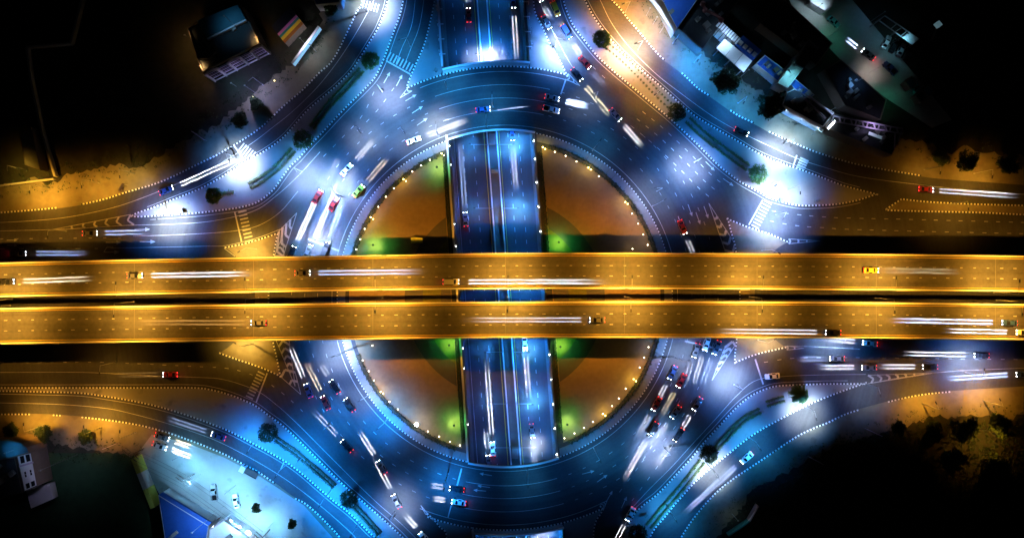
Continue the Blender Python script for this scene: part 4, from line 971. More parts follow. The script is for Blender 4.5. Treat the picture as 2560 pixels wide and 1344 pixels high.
def beam_data(gain, col, h, pit, reach, wd, half):
    """headlamp light shaped to stand in for a light trail: an even strip `wd` wide on the road, fading out at `reach`"""
    key = (gain, col, h, round(pit, 1), round(reach), wd, round(half, 1))
    if key in _beam: return _beam[key]
    d = bpy.data.lights.new('headlight_streak', 'SPOT'); d.energy = 1.2e6 * gain; d.color = col; d.spot_size = R(half * 2); d.spot_blend = .1; d.shadow_soft_size = .04  # light shaped into a streak, stands in for a vehicle's light trail
    d.use_nodes = True; n = d.node_tree.nodes; l = d.node_tree.links
    def mth(op, a, b, clamp=False):
        t = n.new('ShaderNodeMath'); t.operation = op; t.use_clamp = clamp
        for k, v in enumerate((a, b)):
            if isinstance(v, (int, float)): t.inputs[k].default_value = v
            else: l.new(v, t.inputs[k])
        return t.outputs[0]
    tc = n.new('ShaderNodeTexCoord'); sp = n.new('ShaderNodeSeparateXYZ'); l.new(tc.outputs['Normal'], sp.inputs[0])
    f = mth('ABSOLUTE', sp.outputs[2], 0); x = sp.outputs[0]; y = sp.outputs[1]
    def sstep(v, a, b):
        m_ = n.new('ShaderNodeMapRange'); m_.interpolation_type = 'SMOOTHSTEP'; l.new(v, m_.inputs[0])
        m_.inputs[1].default_value = a; m_.inputs[2].default_value = b; m_.inputs[3].default_value = 1; m_.inputs[4].default_value = 0
        return m_.outputs[0]
    down = mth('MAXIMUM', mth('ADD', mth('MULTIPLY', f, math.sin(R(pit))), mth('MULTIPLY', y, YS * math.cos(R(pit)))), .002)
    lat = mth('ABSOLUTE', mth('DIVIDE', mth('MULTIPLY', x, h), down), 0)
    dist = mth('DIVIDE', h, down)
    prof = mth('MINIMUM', mth('POWER', mth('DIVIDE', h / 15.0, down), 3.0), 60.0)
    prof = mth('MULTIPLY', prof, 2.6)
    st = mth('MULTIPLY', mth('MULTIPLY', prof, sstep(lat, wd * .3, wd * .7)), sstep(dist, reach * .75, reach * 1.05))
    l.new(st, n['Emission'].inputs['Strength'])
    _beam[key] = d; return d
YS = -1.0
TAIL = bpy.data.lights.new('taillight_glow', 'SPOT'); TAIL.energy = 60; TAIL.color = (1, .03, .05); TAIL.spot_size = R(110); TAIL.spot_blend = .8; TAIL.shadow_soft_size = .1
BC = {'w': (.92, .95, 1.0), 'b': (.45, .62, 1.0), 'y': (1, .82, .5), 'o': (1, .5, .12)}
def car(p, q, colour, where, kind='sedan', beam='w', power=700, lit=True, z=ZR, group='vehicles on the roads', tail=True, wide=False, cat=None, pitch=None):
    """car with its nose towards q; the beams reach q"""
    a, b = at(p[0], p[1], z), at(q[0], q[1], z)
    d = (b - a); L = d.length; ang = math.atan2(d.y, d.x)
    word = {'sedan': 'car', 'pickup': 'pickup truck', 'van': 'van'}[kind]
    t = thing({'sedan': 'car', 'pickup': 'pickup_truck', 'van': 'van'}[kind], '%s %s %s' % (colour, word, where), cat or word, a, ang, group)
    v = vehicle_meshes(kind)
    if colour not in v['bodies']: v['bodies'][colour] = v['body'].mesh('body', paint(colour))
    bo = link('body', v['bodies'][colour], t); link('window', v['glass'], t); link('mirror', v['mirror'], bo)
    for x in v['wx']:
        for y in (-.78, .78): link('wheel', v['wheel'], t, (x, y, .32))
    hm, tm = v['lens'][lit]
    hx, hy, hz = v['head'][1]; tx, ty, tz = v['tail'][1]
    for s in (-1, 1):
        link('headlight', hm, t, (hx, hy * s, hz)); link('taillight', tm, t, (tx, ty * s, tz))
    if lit:
        Lb = max(L - hx, 6)
        half = 7.0
        pit = half + math.degrees(math.atan(hz / (Lb * 1.1)))
        bd = beam_data(power / (900 if z == ZD else 620) * (1 if not wide else .8), BC[beam], hz, pit, Lb, .40 if not wide else 1.7, half)
        for s in (-1, 1):
            lo = link('headlight_streak', bd, t, (hx + .14, hy * s, hz))
            dr = Vector((math.cos(R(pit)), 0, -math.sin(R(pit))))
            lo.rotation_euler = dr.to_track_quat('-Z', 'Y').to_euler()
        if tail:
            lo = link('taillight_glow', TAIL, t, (tx - .25, 0, tz)); lo.rotation_euler = Vector((-1, 0, -.35)).to_track_quat('-Z', 'Y').to_euler()
    return t
Z8 = ZD
CARS = [
    # upper flyover, heading right
    ((340, 689), (628, 684), 'grey', 'on the upper flyover left of centre with long white beams', 'sedan', 'w', 900, Z8),
    ((758, 682), (1056, 679), 'grey', 'on the upper flyover above the left of the ring', 'sedan', 'b', 900, Z8),
    ((1128, 704), (1520, 704), 'white', 'on the upper flyover crossing above the underpass', 'van', 'w', 1000, Z8),
    ((20, 704), (228, 696), 'black', 'on the upper flyover at the left edge', 'sedan', 'y', 600, Z8),
    ((2175, 675), (2400, 679), 'yellow', 'on the upper flyover towards the right end', 'sedan', 'y', 350, Z8),
    # lower flyover, heading left
    ((2520, 806), (2228, 800), 'blue', 'on the lower flyover near the right edge with blue beams', 'sedan', 'b', 1300, Z8),
    ((2556, 830), (2366, 826), 'white', 'on the lower flyover at the right edge', 'sedan', 'w', 900, Z8),
    ((2080, 830), (1790, 827), 'black', 'on the lower flyover close to the lower parapet', 'sedan', 'w', 600, Z8),
    ((1492, 799), (1164, 799), 'grey', 'on the lower flyover above the underpass', 'sedan', 'w', 500, Z8),
    ((648, 806), (312, 806), 'grey', 'on the lower flyover left of the ring', 'sedan', 'o', 350, Z8),
    # left approach
    ((228, 583), (360, 580), 'grey', 'entering from the left beside the chevrons', 'sedan', 'b', 500, ZR),
    ((50, 633), (215, 633), 'grey', 'at the left edge just above the upper flyover', 'van', 'b', 250, ZR),
    ((428, 935), (295, 937), 'red', 'leaving on the left road below the flyovers', 'sedan', 'o', 120, ZR),
    ((418, 476), (625, 384), 'blue', 'on the upper left service road with bright beams', 'sedan', 'w', 1100, ZR),
    # left of the ring, heading up
    ((730, 632), (806, 462), 'black', 'in the outermost lane of the ring just above the upper flyover', 'sedan', 'w', 1900, ZR),
    ((772, 628), (852, 448), 'grey', 'in the second lane of the ring just above the upper flyover', 'sedan', 'w', 1900, ZR),
    ((815, 625), (858, 500), 'black', 'in the third lane of the ring just above the upper flyover', 'van', 'b', 1900, ZR),
    ((795, 492), (848, 395), 'red', 'in the outer lane at the upper left of the ring', 'sedan', 'w', 500, ZR),
    ((836, 510), (890, 420), 'red', 'in the middle lane at the upper left of the ring', 'sedan', 'w', 400, ZR),
    ((897, 478), (968, 396), 'green', 'in the inner lane at the upper left of the ring', 'sedan', 'y', 800, ZR),
    ((868, 425), (935, 348), 'white', 'ahead of the red car at the upper left of the ring', 'sedan', 'w', 800, ZR),
    ((1035, 352), (1168, 300), 'white', 'on the ring beside the inner footpath at the upper underpass mouth', 'sedan', 'w', 1100, ZR),
    ((1208, 275), (1320, 262), 'blue', 'on the ring above the upper underpass mouth', 'sedan', 'b', 700, ZR),
    # upper right, coming in
    ((1345, -10), (1368, 30), 'grey', 'at the top edge entering from the upper right', 'sedan', 'w', 600, ZR),
    ((1366, 58), (1400, 120), 'grey', 'entering beside the upper right pavement', 'sedan', 'w', 700, ZR),
    ((1388, 25), (1410, 75), 'yellow', 'near the top edge entering from the upper right', 'van', 'y', 600, ZR),
    ((1415, 82), (1452, 140), 'blue', 'entering from the upper right under the white lamp', 'van', 'w', 1000, ZR),
    ((1462, 158), (1512, 215), 'red', 'entering alongside the shrub rows of the upper right island', 'sedan', 'b', 500, ZR),
    ((1442, 188), (1525, 290), 'black', 'merging into the ring at the upper right', 'sedan', 'y', 900, ZR),
    ((1538, 288), (1605, 365), 'grey', 'on the ring at the upper right', 'sedan', 'w', 1100, ZR),
    ((1705, 568), (1738, 645), 'red', 'at the right of the ring just above the upper flyover', 'sedan', 'w', 500, ZR),
    ((1852, 330), (1990, 388), 'black', 'on the upper right service road', 'sedan', 'b', 700, ZR),
    ((2312, 474), (2540, 490), 'red', 'on the upper right service road near the right edge', 'sedan', 'w', 900, ZR),
    # right of the ring, heading down
    ((1765, 858), (1735, 960), 'white', 'at the right of the ring just below the lower flyover', 'sedan', 'w', 900, ZR),
    ((1790, 868), (1755, 960), 'grey', 'beside the chevrons at the right of the ring below the lower flyover', 'sedan', 'b', 900, ZR),
    ((1738, 875), (1712, 960), 'grey', 'in the middle lane at the right of the ring below the lower flyover', 'sedan', 'w', 500, ZR),
    ((1680, 930), (1640, 1010), 'blue', 'in the inner lane at the lower right of the ring', 'sedan', 'w', 800, ZR),
    ((1702, 950), (1655, 1035), 'red', 'in the second lane at the lower right of the ring', 'sedan', 'y', 600, ZR),
    ((1640, 1008), (1594, 1090), 'red', 'in the inner lane further down the lower right of the ring', 'sedan', 'w', 600, ZR),
    ((1632, 1070), (1562, 1195), 'black', 'leaving the ring at the lower right with long beams', 'sedan', 'w', 1100, ZR),
    ((1688, 1028), (1625, 1120), 'grey', 'in the third lane at the lower right of the ring', 'sedan', 'w', 600, ZR),
    ((1742, 1008), (1688, 1100), 'grey', 'in the outer lane at the lower right of the ring', 'sedan', 'w', 900, ZR),
    ((1695, 1085), (1640, 1165), 'black', 'under the white lamp at the lower right exit', 'sedan', 'w', 800, ZR),
    ((1575, 1282), (1540, 1350), 'white', 'leaving downwards at the bottom edge right of the underpass', 'sedan', 'w', 900, ZR),
    ((1865, 1142), (1712, 1280), 'white', 'on the lower right service road with long blue beams', 'sedan', 'b', 1000, ZR),
    # lower left, heading up
    ((1062, 1342), (1012, 1285), 'white', 'coming up at the bottom edge left of the underpass', 'sedan', 'w', 1000, ZR),
    ((992, 1250), (938, 1150), 'grey', 'coming up the lower left entry', 'sedan', 'w', 900, ZR),
    ((955, 1165), (900, 1080), 'grey', 'joining the ring at the lower left', 'sedan', 'w', 1000, ZR),
    ((772, 975), (728, 870), 'blue', 'in the outermost lane of the ring below the lower flyover', 'sedan', 'w', 1000, ZR),
    ((815, 1005), (768, 910), 'red', 'in the second lane of the ring below the lower flyover', 'sedan', 'y', 900, ZR),
    ((838, 965), (812, 925), 'black', 'in the third lane of the ring just ahead of another car', 'sedan', 'w', 500, ZR),
    ((875, 1010), (845, 968), 'black', 'in the third lane at the lower left of the ring', 'sedan', 'b', 400, ZR),
    ((868, 1112), (785, 1028), 'black', 'alone in the wide lane at the lower left of the ring', 'sedan', 'w', 450, ZR),
    ((548, 1088), (420, 1045), 'blue', 'on the lower left service road', 'sedan', 'b', 500, ZR),
    # right approach, heading left
    ((2450, 887), (2262, 883), 'black', 'coming in from the right below the flyovers, upper lane', 'sedan', 'w', 700, ZR),
    ((2170, 917), (2050, 918), 'grey', 'coming in from the right, the front one of two in the lower lane', 'sedan', 'w', 700, ZR),
    ((2322, 916), (2204, 916), 'black', 'coming in from the right, the rear one of two in the lower lane', 'sedan', 'w', 700, ZR),
    ((2090, 895), (2000, 897), 'grey', 'coming in from the right beside the splitter island', 'sedan', 'b', 500, ZR),
    ((2172, 857), (2060, 846), 'white', 'just below the lower flyover on the right approach', 'sedan', 'w', 900, ZR),
    ((2555, 934), (2365, 946), 'blue', 'at the right edge on the road below the flyovers', 'sedan', 'b', 1000, ZR),
    # underpass
    ((1164, 548), (1150, 350), 'grey', 'going up the left carriageway of the underpass, above the flyovers', 'sedan', 'b', 500, ZF),
    ((1172, 40), (1168, -60), 'red', 'going up the left carriageway of the underpass at the top edge', 'sedan', 'w', 400, ZF),
    ((1232, 1120), (1216, 900), 'white', 'going up the left carriageway of the underpass beside the median', 'sedan', 'w', 700, ZF),
    ((1222, 1153), (1214, 1075), 'grey', 'going up the left carriageway of the underpass near the lower span', 'sedan', 'w', 600, ZF),
    ((1280, 335), (1290, 470), 'blue', 'going down the right carriageway of the underpass below the upper span', 'sedan', 'w', 600, ZF),
    ((1312, 858), (1322, 990), 'white', 'going down the right carriageway of the underpass below the flyovers', 'sedan', 'w', 700, ZF),
    ((1330, 1075), (1338, 1160), 'grey', 'going down the right carriageway of the underpass near the lower span', 'sedan', 'w', 500, ZF),
    ((1283, 5), (1292, 150), 'blue', 'going down the right carriageway of the underpass at the top edge', 'sedan', 'w', 500, ZF),
]
for p, q, c, wh, kd, bm, pw, z in CARS: car(p, q, c, wh, kd, bm, pw, True, z if z != ZD else ZD)
car((1380, 246), (1470, 265), 'silver', 'waiting at the upper stop line of the ring with wide beams', beam='b', power=2600, wide=True)
car((1378, 275), (1420, 286), 'white', 'waiting beside the silver car at the upper stop line', power=20, lit=True, kind='pickup')
car((1142, 1220), (1090, 1214), 'black', 'waiting at the lower stop line of the ring, inner one of two', power=500, wide=True)
car((1147, 1253), (1090, 1246), 'white', 'waiting at the lower stop line of the ring, outer one of two', power=700, wide=True)
car((1929, 939), (1880, 944), 'white', 'waiting at the crossing of the right approach', lit=False)
PK = 'parked vehicles'
car((537, 1228), (534, 1200), 'silver', 'parked in the bright lower left yard', 'pickup', lit=False, z=.0, group=PK)
car((592, 1250), (588, 1232), 'white', 'parked in the bright lower left yard beside the kerb line', lit=False, z=0, group=PK)
car((402, 1112), (490, 1146), 'silver', 'driving through the bright lower left yard', power=900, z=.0)
car((408, 1090), (476, 1116), 'grey', 'leaving the bright lower left yard near the verge', beam='y', power=700, z=.13)
car((2082, 56), (2100, 72), 'teal', 'parked alone in the dim lot at the top', lit=False, z=0, group=PK)
for k, (x, y, c) in enumerate(((2213, 108, 'white'), (2232, 117, 'black'), (2250, 127, 'silver'), (2268, 138, 'black'))):
    car((x, y), (x + 12, y - 22), c, 'parked in the row at the upper right lot, ' + ordn[k] if k < 3 else 'parked in the row at the upper right lot, rightmost', lit=False, z=0, group=PK)
car((2168, 138), (2150, 124), 'grey', 'stopped at the entrance of the upper right lot with blue beams', beam='b', power=500, z=0)
car((2222, 172), (2205, 155), 'blue', 'parked across the row in the upper right lot', 'pickup', lit=False, z=0, group=PK)
car((2280, 215), (2300, 245), 'teal', 'parked beside the sheds of the upper right lot', 'van', lit=False, z=0, group=PK)
# flat truck in the yard
a = at(622, 1178, 1); t = thing('flatbed_truck', 'dark flatbed truck parked by the kerb of the bright lower left yard', 'truck', (a.x, a.y, 0.0), math.atan2(1, 0) + R(62), PK)
m_ = MB(); m_.box((2.0, 0, 1.25), 1.5, 1.9, 1.5); m_.box((2.6, 0, .75), .5, 1.85, .7); m_.build('cab', paint('white'), t)
m_ = MB(); m_.box((2.78, 0, 1.5), .03, 1.6, .6); m_.box((2.0, .96, 1.55), .9, .03, .5); m_.box((2.0, -.96, 1.55), .9, .03, .5); m_.build('window', M['glass'], t)
m_ = MB(); m_.box((-.9, 0, .85), 4.2, 2.0, .16); m_.box((-.9, 0, .6), 4.0, .8, .3); m_.box((1.1, 0, 1.3), .12, 2.0, .8); m_.box((-.9, .97, 1.05), 4.2, .06, .25); m_.box((-.9, -.97, 1.05), 4.2, .06, .25); m_.build('flatbed', M['black_metal'], t)
wm = vehicle_meshes('sedan')['wheel']
for x in (2.2, -1.8):
    for y in (-.85, .85): o = link('wheel', wm, t, (x, y, .42)); o.scale = (1.3, 1.3, 1.3)
# motorcycles
def motorcycle(x, y, rz, col, label):
    p = at(x, y); t = thing('motorcycle', label, 'motorcycle', (p.x, p.y, .13), R(rz), 'motorcycles parked in front of the blue hall')
    m_ = MB(); m_.box((0, 0, .6), .9, .26, .28); m_.box((.45, 0, .72), .3, .34, .4); m_.box((-.55, 0, .7), .4, .2, .14); m_.bar((.45, 0, .75), (.68, 0, .3), .08, .08); m_.build('body', paint(col), t)
    m_ = MB(); m_.box((-.2, 0, .8), .75, .28, .1); m_.build('seat', M['black_metal'], t)
    m_ = MB(); m_.tube((.42, -.34, 1.0), (.42, .34, 1.0), .025); m_.build('handlebar', M['black_metal'], t)
    for x_ in (.66, -.6):
        m_ = MB(); m_.tube((x_, -.05, .3), (x_, .05, .3), .3, .3, 12); m_.build('wheel', M['rubber'], t)
motorcycle(508, 1291, 40, 'teal', 'teal motorcycle parked by the blue hall, leftmost of three')
motorcycle(531, 1287, 40, 'teal', 'teal motorcycle parked by the blue hall, middle of three')
motorcycle(547, 1294, 30, 'red', 'red motorcycle parked by the blue hall, rightmost of three')
# ------------------------------------------------------------------ buildings
def roofpts(pts, z): return [at(x, y, z).to_2d() for x, y in pts]
def scale_in(p, d):
    c = sum(p, Vector((0, 0))) / len(p); return [c + (q - c) * (1 - d / max((q - c).length, .1)) for q in p]
def building(name, label, roof, h, wall, roofm, parapet=.5, group=None):
    p = roofpts(roof, h); t = thing(name, label, 'building', (0, 0, 0), 0, group)
    mb = MB(); mb.prism(p, 0, h - .15); mb.build('wall', wall, t)
    q = scale_in(p, .3); mb = MB(); mb.prism(q, h - .15, h); r = mb.build('roof', roofm, t)
    if parapet:
        mb = MB()
        for i in range(len(p)):
            a, b, c, d = p[i], p[(i + 1) % len(p)], q[(i + 1) % len(p)], q[i]
            mb.prism([a, b, c, d], h - .15, h + parapet)
        mb.build('parapet', wall, t)
    return t, p
def slab(t, name, pts, z0, z1, m):
    mb = MB(); mb.prism(roofpts(pts, z1), z0, z1, bottom=True); return mb.build(name, m, t)
def site_light(name, label, p, power, col, half=75, warm=False, rot=None, post=True):
    """a small floodlight on a bracket"""
    t = thing(name, label, 'floodlight', (p.x, p.y, 0) if post else p, 0, 'floodlights on the buildings')
    dz = p.z if post else 0
    m_ = MB(); m_.box((0, 0, dz + .12), .5, .35, .16)
    if post: m_.tube((0, 0, 0), (0, 0, dz + .1), .06)
    else: m_.tube((0, 0, -.9), (0, 0, .1), .05)
    m_.build('housing', M['steel'], t); m_ = MB(); m_.box((0, 0, dz + .02), .4, .26, .03); m_.build('lens', M['lamp_warm' if warm else 'lamp_white'], t)
    lo = link('lamp_light', lamp_data('site', power, col, col, half, .9, .5, .15), t, (0, 0, dz - .04))
    if rot: lo.rotation_euler = rot
    return t

# arcaded building, upper left
site_light('roof_wash', 'added cyan light above the teal roof slab', at(560, 40, 18), 1800, (.2, .6, 1), 50)  # light added to brighten the teal slab
t, p = building('arcaded_building', 'three storey building with white arched arcade front and teal roof slab', [(507, 182), (650, 110), (604, 14), (470, 72)], 8.5, M['wall_brown'], M['roof_dark'], .5)
slab(t, 'roof_slab', [(492, 52), (594, 12), (613, 47), (517, 95)], 9.0, 10.2, M['roof_teal'])
slab(t, 'ledge', [(516, 96), (613, 48), (615, 52), (518, 100)], 9.0, 10.0, M['wall_pale'])
slab(t, 'stair_tower', [(485, 108), (505, 100), (535, 112), (540, 130), (520, 146), (492, 146)], 8.5, 10.6, M['roof_dark'])
A_, B2 = at(507, 182, 8.5), at(650, 110, 8.5)
u = (B2 - A_).normalized(); nrm = Vector((u.y, -u.x, 0)); Wd = (B2 - A_).length
fr = MB(); dk = MB(); rl = MB()
def fp(s, z, o): return A_ + u * (s * Wd) + nrm * o + Vector((0, 0, z - A_.z))
dk.bar(fp(0.0, 4.2, .07), fp(1.0, 4.2, .07), .1, 7.6)
for s in (.0, .205, .40, .605, .80, 1.0): fr.bar(fp(s, .1, .3), fp(s, 7.6, .3), .6, .42)
fr.bar(fp(0, .3, .25), fp(1, .3, .25), .3, .3)
for s0, s1 in ((0, .205), (.40, .605), (.80, 1.0)):
    pr = None
    for k in range(9):
        f = k / 8; q = fp(s0 + (s1 - s0) * f, 7.4 + .9 * math.sin(math.pi * f), .35)
        if pr is not None: fr.bar(pr, q, .5, .4)
        pr = q
for z in (2.3, 4.4, 6.3):
    rl.bar(fp(0, z, .2), fp(1, z, .2), .16, .16)
    rl.bar(fp(0, z + .9, .2), fp(1, z + .9, .2), .06, .06)
dk.build('opening', M['glass'], t); fr.build('arcade', M['wall_pale'], t); rl.build('balcony_rail', M['lilac_trim'], t)
site_light('wall_lamp', 'warm lamp at the right end of the arcaded building roof', at(637, 94, 10.3), 2000, (1, .55, .18), 70, True, None, False)
site_light('wall_lamp', 'warm lamp at the far left corner of the arcaded building roof', at(462, 88, 9.8), 3200, (1, .55, .18), 70, True, None, False)
site_light('wall_lamp', 'warm lamp at the lower left corner of the arcaded building', at(498, 165, 9.8), 3000, (1, .55, .18), 70, True, None, False)
site_light('forecourt_light', 'added lilac fill light facing the arcaded front', at(612, 214, 9) , 9000, (.55, .5, 1), 88, False, (R(-75) * nrm.y * 0 + 0, 0, 0))  # added in front to make the arcade show up
site_light('forecourt_light', 'cyan lamp at the door of the arcaded building', at(578, 208, 4), 700, (.05, .75, 1), 70)
for x, y in ((686, 202), (632, 243)):
    g_ = thing('globe_lamp', 'yellow globe lamp in the dark forecourt, %s of two' % ('upper' if y < 220 else 'lower'), 'globe lamp', at(x, y, 1.5).to_2d().to_3d(), 0, 'yellow globes in the forecourt')
    link('post', gm['y'][0], g_); link('globe', gm['y'][1], g_)
# striped roof kiosk
t = thing('striped_kiosk', 'kiosk with a roof striped pink, teal, gold and rust', 'kiosk')
zs = 4.0; c0, c1, c2, c3 = (678, 66), (725, 18), (758, 60), (712, 108)
cuts = [(0, .46, 'navy'), (.46, .58, 'pink'), (.58, .70, 'teal'), (.70, .85, 'gold'), (.85, 1.0, 'rust')]
def lp(a, b, f): return (a[0] + (b[0] - a[0]) * f, a[1] + (b[1] - a[1]) * f)
mb = MB(); mb.prism(roofpts([c0, c1, c2, c3], zs - .3), 0, zs - .3); mb.build('wall', M['wall_brown'], t)
for f0, f1, k in cuts: slab(t, 'roof_stripe', [lp(c0, c3, f0), lp(c1, c2, f0), lp(c1, c2, f1), lp(c0, c3, f1)], zs - .3, zs, M[k])
site_light('kiosk_lamp', 'lamp on a bracket above the striped kiosk roof', at(750, 96, 9), 5000, (.9, .85, 1), 70)
# lit roadside board
t = thing('roadside_board', 'long lit advertising board standing beside the upper left service road', 'billboard')
a, b = at(733, 162, 3), at(800, 70, 3); n_ = (b - a).normalized(); s_ = Vector((n_.y, -n_.x, 0))
m_ = MB(); m_.bar(a, b, .6, 2.4); m_.build('panel', M['wall_pale'], t); m_ = MB(); m_.bar(a + s_ * .33, b + s_ * .33, .05, 2.2); m_.build('sign_face', M['screen'], t)
m_ = MB(); m_.bar(a + Vector((0, 0, 1.22)), b + Vector((0, 0, 1.22)), .75, .06); m_.build('top_cap', M['wall_pale'], t)
m_ = MB()
for f in (.1, .5, .9): q = a.lerp(b, f); m_.tube((q.x, q.y, 0), (q.x, q.y, 1.9), .12)
m_.build('post', M['steel'], t)
site_light('board_lamp', 'cyan lamp lighting the long board', at(775, 112, 7), 1200, (.15, .6, 1), 70)
# blue shopfront at the top
t, p = building('blue_shop', 'blue lit shop at the top edge beside the service road', [(760, -60), (860, -60), (850, 8), (790, 14)], 5, M['wall_pale'], M['roof_blue'])
site_light('shop_lamp', 'blue lamp in front of the shop at the top edge', at(818, 26, 4), 3500, (.03, .22, 1), 70)
# big blue roofed store, upper right
t, p = building('blue_store', 'large store with a plain blue roof and lit front at the upper right', [(1618, -70), (1790, -70), (1692, 74)], 8, M['wall_pale'], M['roof_blue'], .35)
site_light('roof_fill_light', 'added blue light above the blue store roof', at(1680, -30, 20), 7000, (.35, .62, 1), 62)  # added overhead so the store roof shows blue
slab(t, 'canopy', [(1618, -8), (1630, -8), (1691, 70), (1684, 80)], 4.0, 4.4, M['roof_white'])
for f in (.2, .5, .8):
    q = lp((1622, 0), (1680, 74), f); site_light('store_lamp', 'floodlight over the blue store front, %s' % {.2: 'top', .5: 'middle', .8: 'lower'}[f], at(q[0] - 8, q[1] + 6, 6.5), 3600, (.75, .82, 1), 75)
t, p = building('dark_warehouse', 'dark flat warehouse roof between the blue store and the white canopies', [(1694, 72), (1790, -70), (1900, -70), (1770, 105), (1755, 125)], 6, M['wall_brown'], M['roof_dark'])
t = thing('roof_pipes', 'terracotta pipe run with bends on the dark warehouse roof', 'pipes')
pp = [at(1757, 10, 6.9), at(1763, 26, 6.9), at(1795, 40, 6.9), at(1803, 50, 6.9)]
m_ = MB()
for a, b in zip(pp, pp[1:]): m_.tube(a, b, .5, .5)
for q in (pp[0], pp[1], pp[3]): m_.ball(q, .9, 8, 5); m_.tube((q.x, q.y, 6.0), q, .2)
m_.build('pipe', M['red_pipe'], t)
# petrol forecourt: three white canopies and a blue one
t = thing('forecourt_canopy', 'row of three white canopy panels with a blue roof strip behind', 'canopy'); zc = 5.5
e0, e1, f0, f1 = (1791, 120), (1860, 181), (1811, 97), (1881, 153)
for k in range(3):
    a, b = k / 3 + .006, (k + 1) / 3 - .006
    slab(t, 'canopy_panel', [lp(e0, e1, a), lp(e0, e1, b), lp(f0, f1, b), lp(f0, f1, a)], zc - .5, zc, M['roof_white'])
slab(t, 'blue_roof', [(1836, 111), (1858, 89), (1904, 127), (1882, 152)], zc - .4, zc + .2, M['roof_blue'])
for f in (.08, .5, .92):
    for g0, g1 in ((e0, e1), (f0, f1)): q = at(*lp(g0, g1, f), zc); m_ = MB(); m_.tube((q.x * .999, q.y * .999, 0), (q.x * .999, q.y * .999, zc - .5), .18); m_.build('column', M['steel'], t)
for k in range(4):
    q = lp((1846, 103), (1892, 141), (k + .5) / 4); c = at(q[0], q[1], zc + .7); m_ = MB(); m_.box(c, 1.2, 1.0, 1.0, R(-40)); m_.build('roof_unit', M['roof_white'], t)
site_light('canopy_lamp', 'floodlight on a post lighting the white canopies, lower end', at(1872, 175, 10), 4200, (.35, .62, 1), 70)
site_light('canopy_lamp', 'floodlight on a post lighting the white canopies, upper end', at(1815, 90, 10), 5200, (.40, .66, 1), 70)
t = thing('roof_plant', 'white air handling units with black slats above the white canopies', 'roof plant')
for k in range(5):
    m_ = MB(); m2 = MB()
    q = lp((1800, 62), (1842, 100), k / 4); c = at(q[0], q[1], 6.2)
    m_.box((c.x, c.y, 3.1), 2.2, 1.5, 6.2, R(50)); 
    for j in (-.4, 0, .4): m2.box((c.x + j * .8, c.y + j * .9, 6.24), 1.6, .22, .06, R(50))
    u_ = m_.build('unit', M['roof_white'], t); m2.build('slats', M['black_metal'], u_)
t, p = building('blue_annex', 'low blue lit annex below the white canopies', [(1890, 160), (1912, 138), (1962, 175), (1945, 205)], 4, M['wall_pale'], M['roof_blue'], .2)
t, p = building('cyan_block', 'narrow block with a pale cyan lit roof beside the dark lots', [(1943, 208), (2022, 100), (2045, 122), (1968, 222)], 6, M['wall_pale'], M['concrete'], .4)
slab(t, 'roof_hatch', [(1988, 160), (2020, 112), (2042, 126), (2010, 170)], 6, 7.2, M['roof_dark'])
site_light('block_lamp', 'cyan floodlight above the narrow block', at(1985, 185, 9.5), 2400, (.18, .75, .95), 65)
site_light('annex_lamp', 'blue floodlight beside the low annex', at(1910, 160, 8), 900, (.1, .45, 1), 70)
t, p = building('blue_flat', 'flat blue roofed house right of the narrow block', [(1968, 205), (1986, 196), (2036, 238), (2018, 252)], 5, M['wall_pale'], M['roof_blue'], .2)
site_light('flat_lamp', 'blue floodlight above the flat blue roof', at(2000, 218, 9), 1300, (.15, .5, 1), 65)
t, p = building('shop_row', 'dark roofed row of shops with a white lit front', [(1965, 232), (1985, 222), (2085, 282), (2058, 318), (1955, 262)], 6, M['wall_pale'], M['roof_dark'], .3)
slab(t, 'awning', [(1950, 262), (1957, 256), (2062, 322), (2056, 330)], 3.2, 3.5, M['roof_white'])
for k, f in enumerate((.1, .5, .9)):
    q = lp((1948, 270), (2055, 336), f); site_light('shop_lamp', 'floodlight before the shop row, %s' % ('left', 'middle', 'right')[k], at(q[0], q[1], 4.8), 2200, (.40, .70, 1), 75)
t, p = building('lattice_house', 'long dark house with lilac lattice gallery along its far side', [(2062, 318), (2082, 284), (2258, 322), (2230, 388)], 6, M['wall_brown'], M['roof_dark'], .2)
m_ = MB()
for z in (6.4, 7.0):
    for dy in (0, 13): a, b = at(2084, 290 + dy, z), at(2256, 322 + dy, z); m_.bar(a, b, .35, .3)
for k in range(13):
    f = k / 12; a, b = at(*lp((2084, 290), (2256, 322), f), 6.6), at(*lp((2084, 303), (2256, 335), f + (.02 if k % 2 else -.02)), 6.6); m_.bar(a, b, .25, .5)
    m_.tube((a.x, a.y, 5.8), a, .1)
a, b, c = at(2238, 330, 6.5), at(2250, 335, 6.5), at(2236, 372, 6.5); m_.bar(a, c, .3, .3); m_.bar(at(2255, 325, 6.5), at(2246, 352, 6.5), .3, .3)
m_.bar(at(2020, 238, 6.8), at(2082, 286, 6.8), .3, .6); m_.bar(at(2010, 245, 6.8), at(2064, 296, 6.8), .3, .6)
m_.build('lattice', M['lilac_trim'], t)
m_ = MB(); m_.bar(at(2070, 322, 6.6), at(2088, 302, 6.6), .5, .3); m_.build('light_tube', M['tube_white'], t)
m_ = MB(); m_.bar(at(2172, 333, 6.5), at(2205, 345, 6.5), .9, .3); m_.build('skylight', M['tube_cyan'], t)
site_light('gallery_lamp', 'bright white lamp on the lilac gallery, left end', at(2088, 270, 8.5), 1500, (.4, .65, 1), 75, False, None, True)
site_light('gallery_lamp', 'lilac lamp on the lilac gallery, right end', at(2190, 312, 9.5), 900, (.7, .55, 1), 75, False, None, True)
site_light('yard_mast', 'bright blue white lamp mast standing alone behind the row houses', at(2155, 197, 9), 500, (.15, .45, 1), 70)
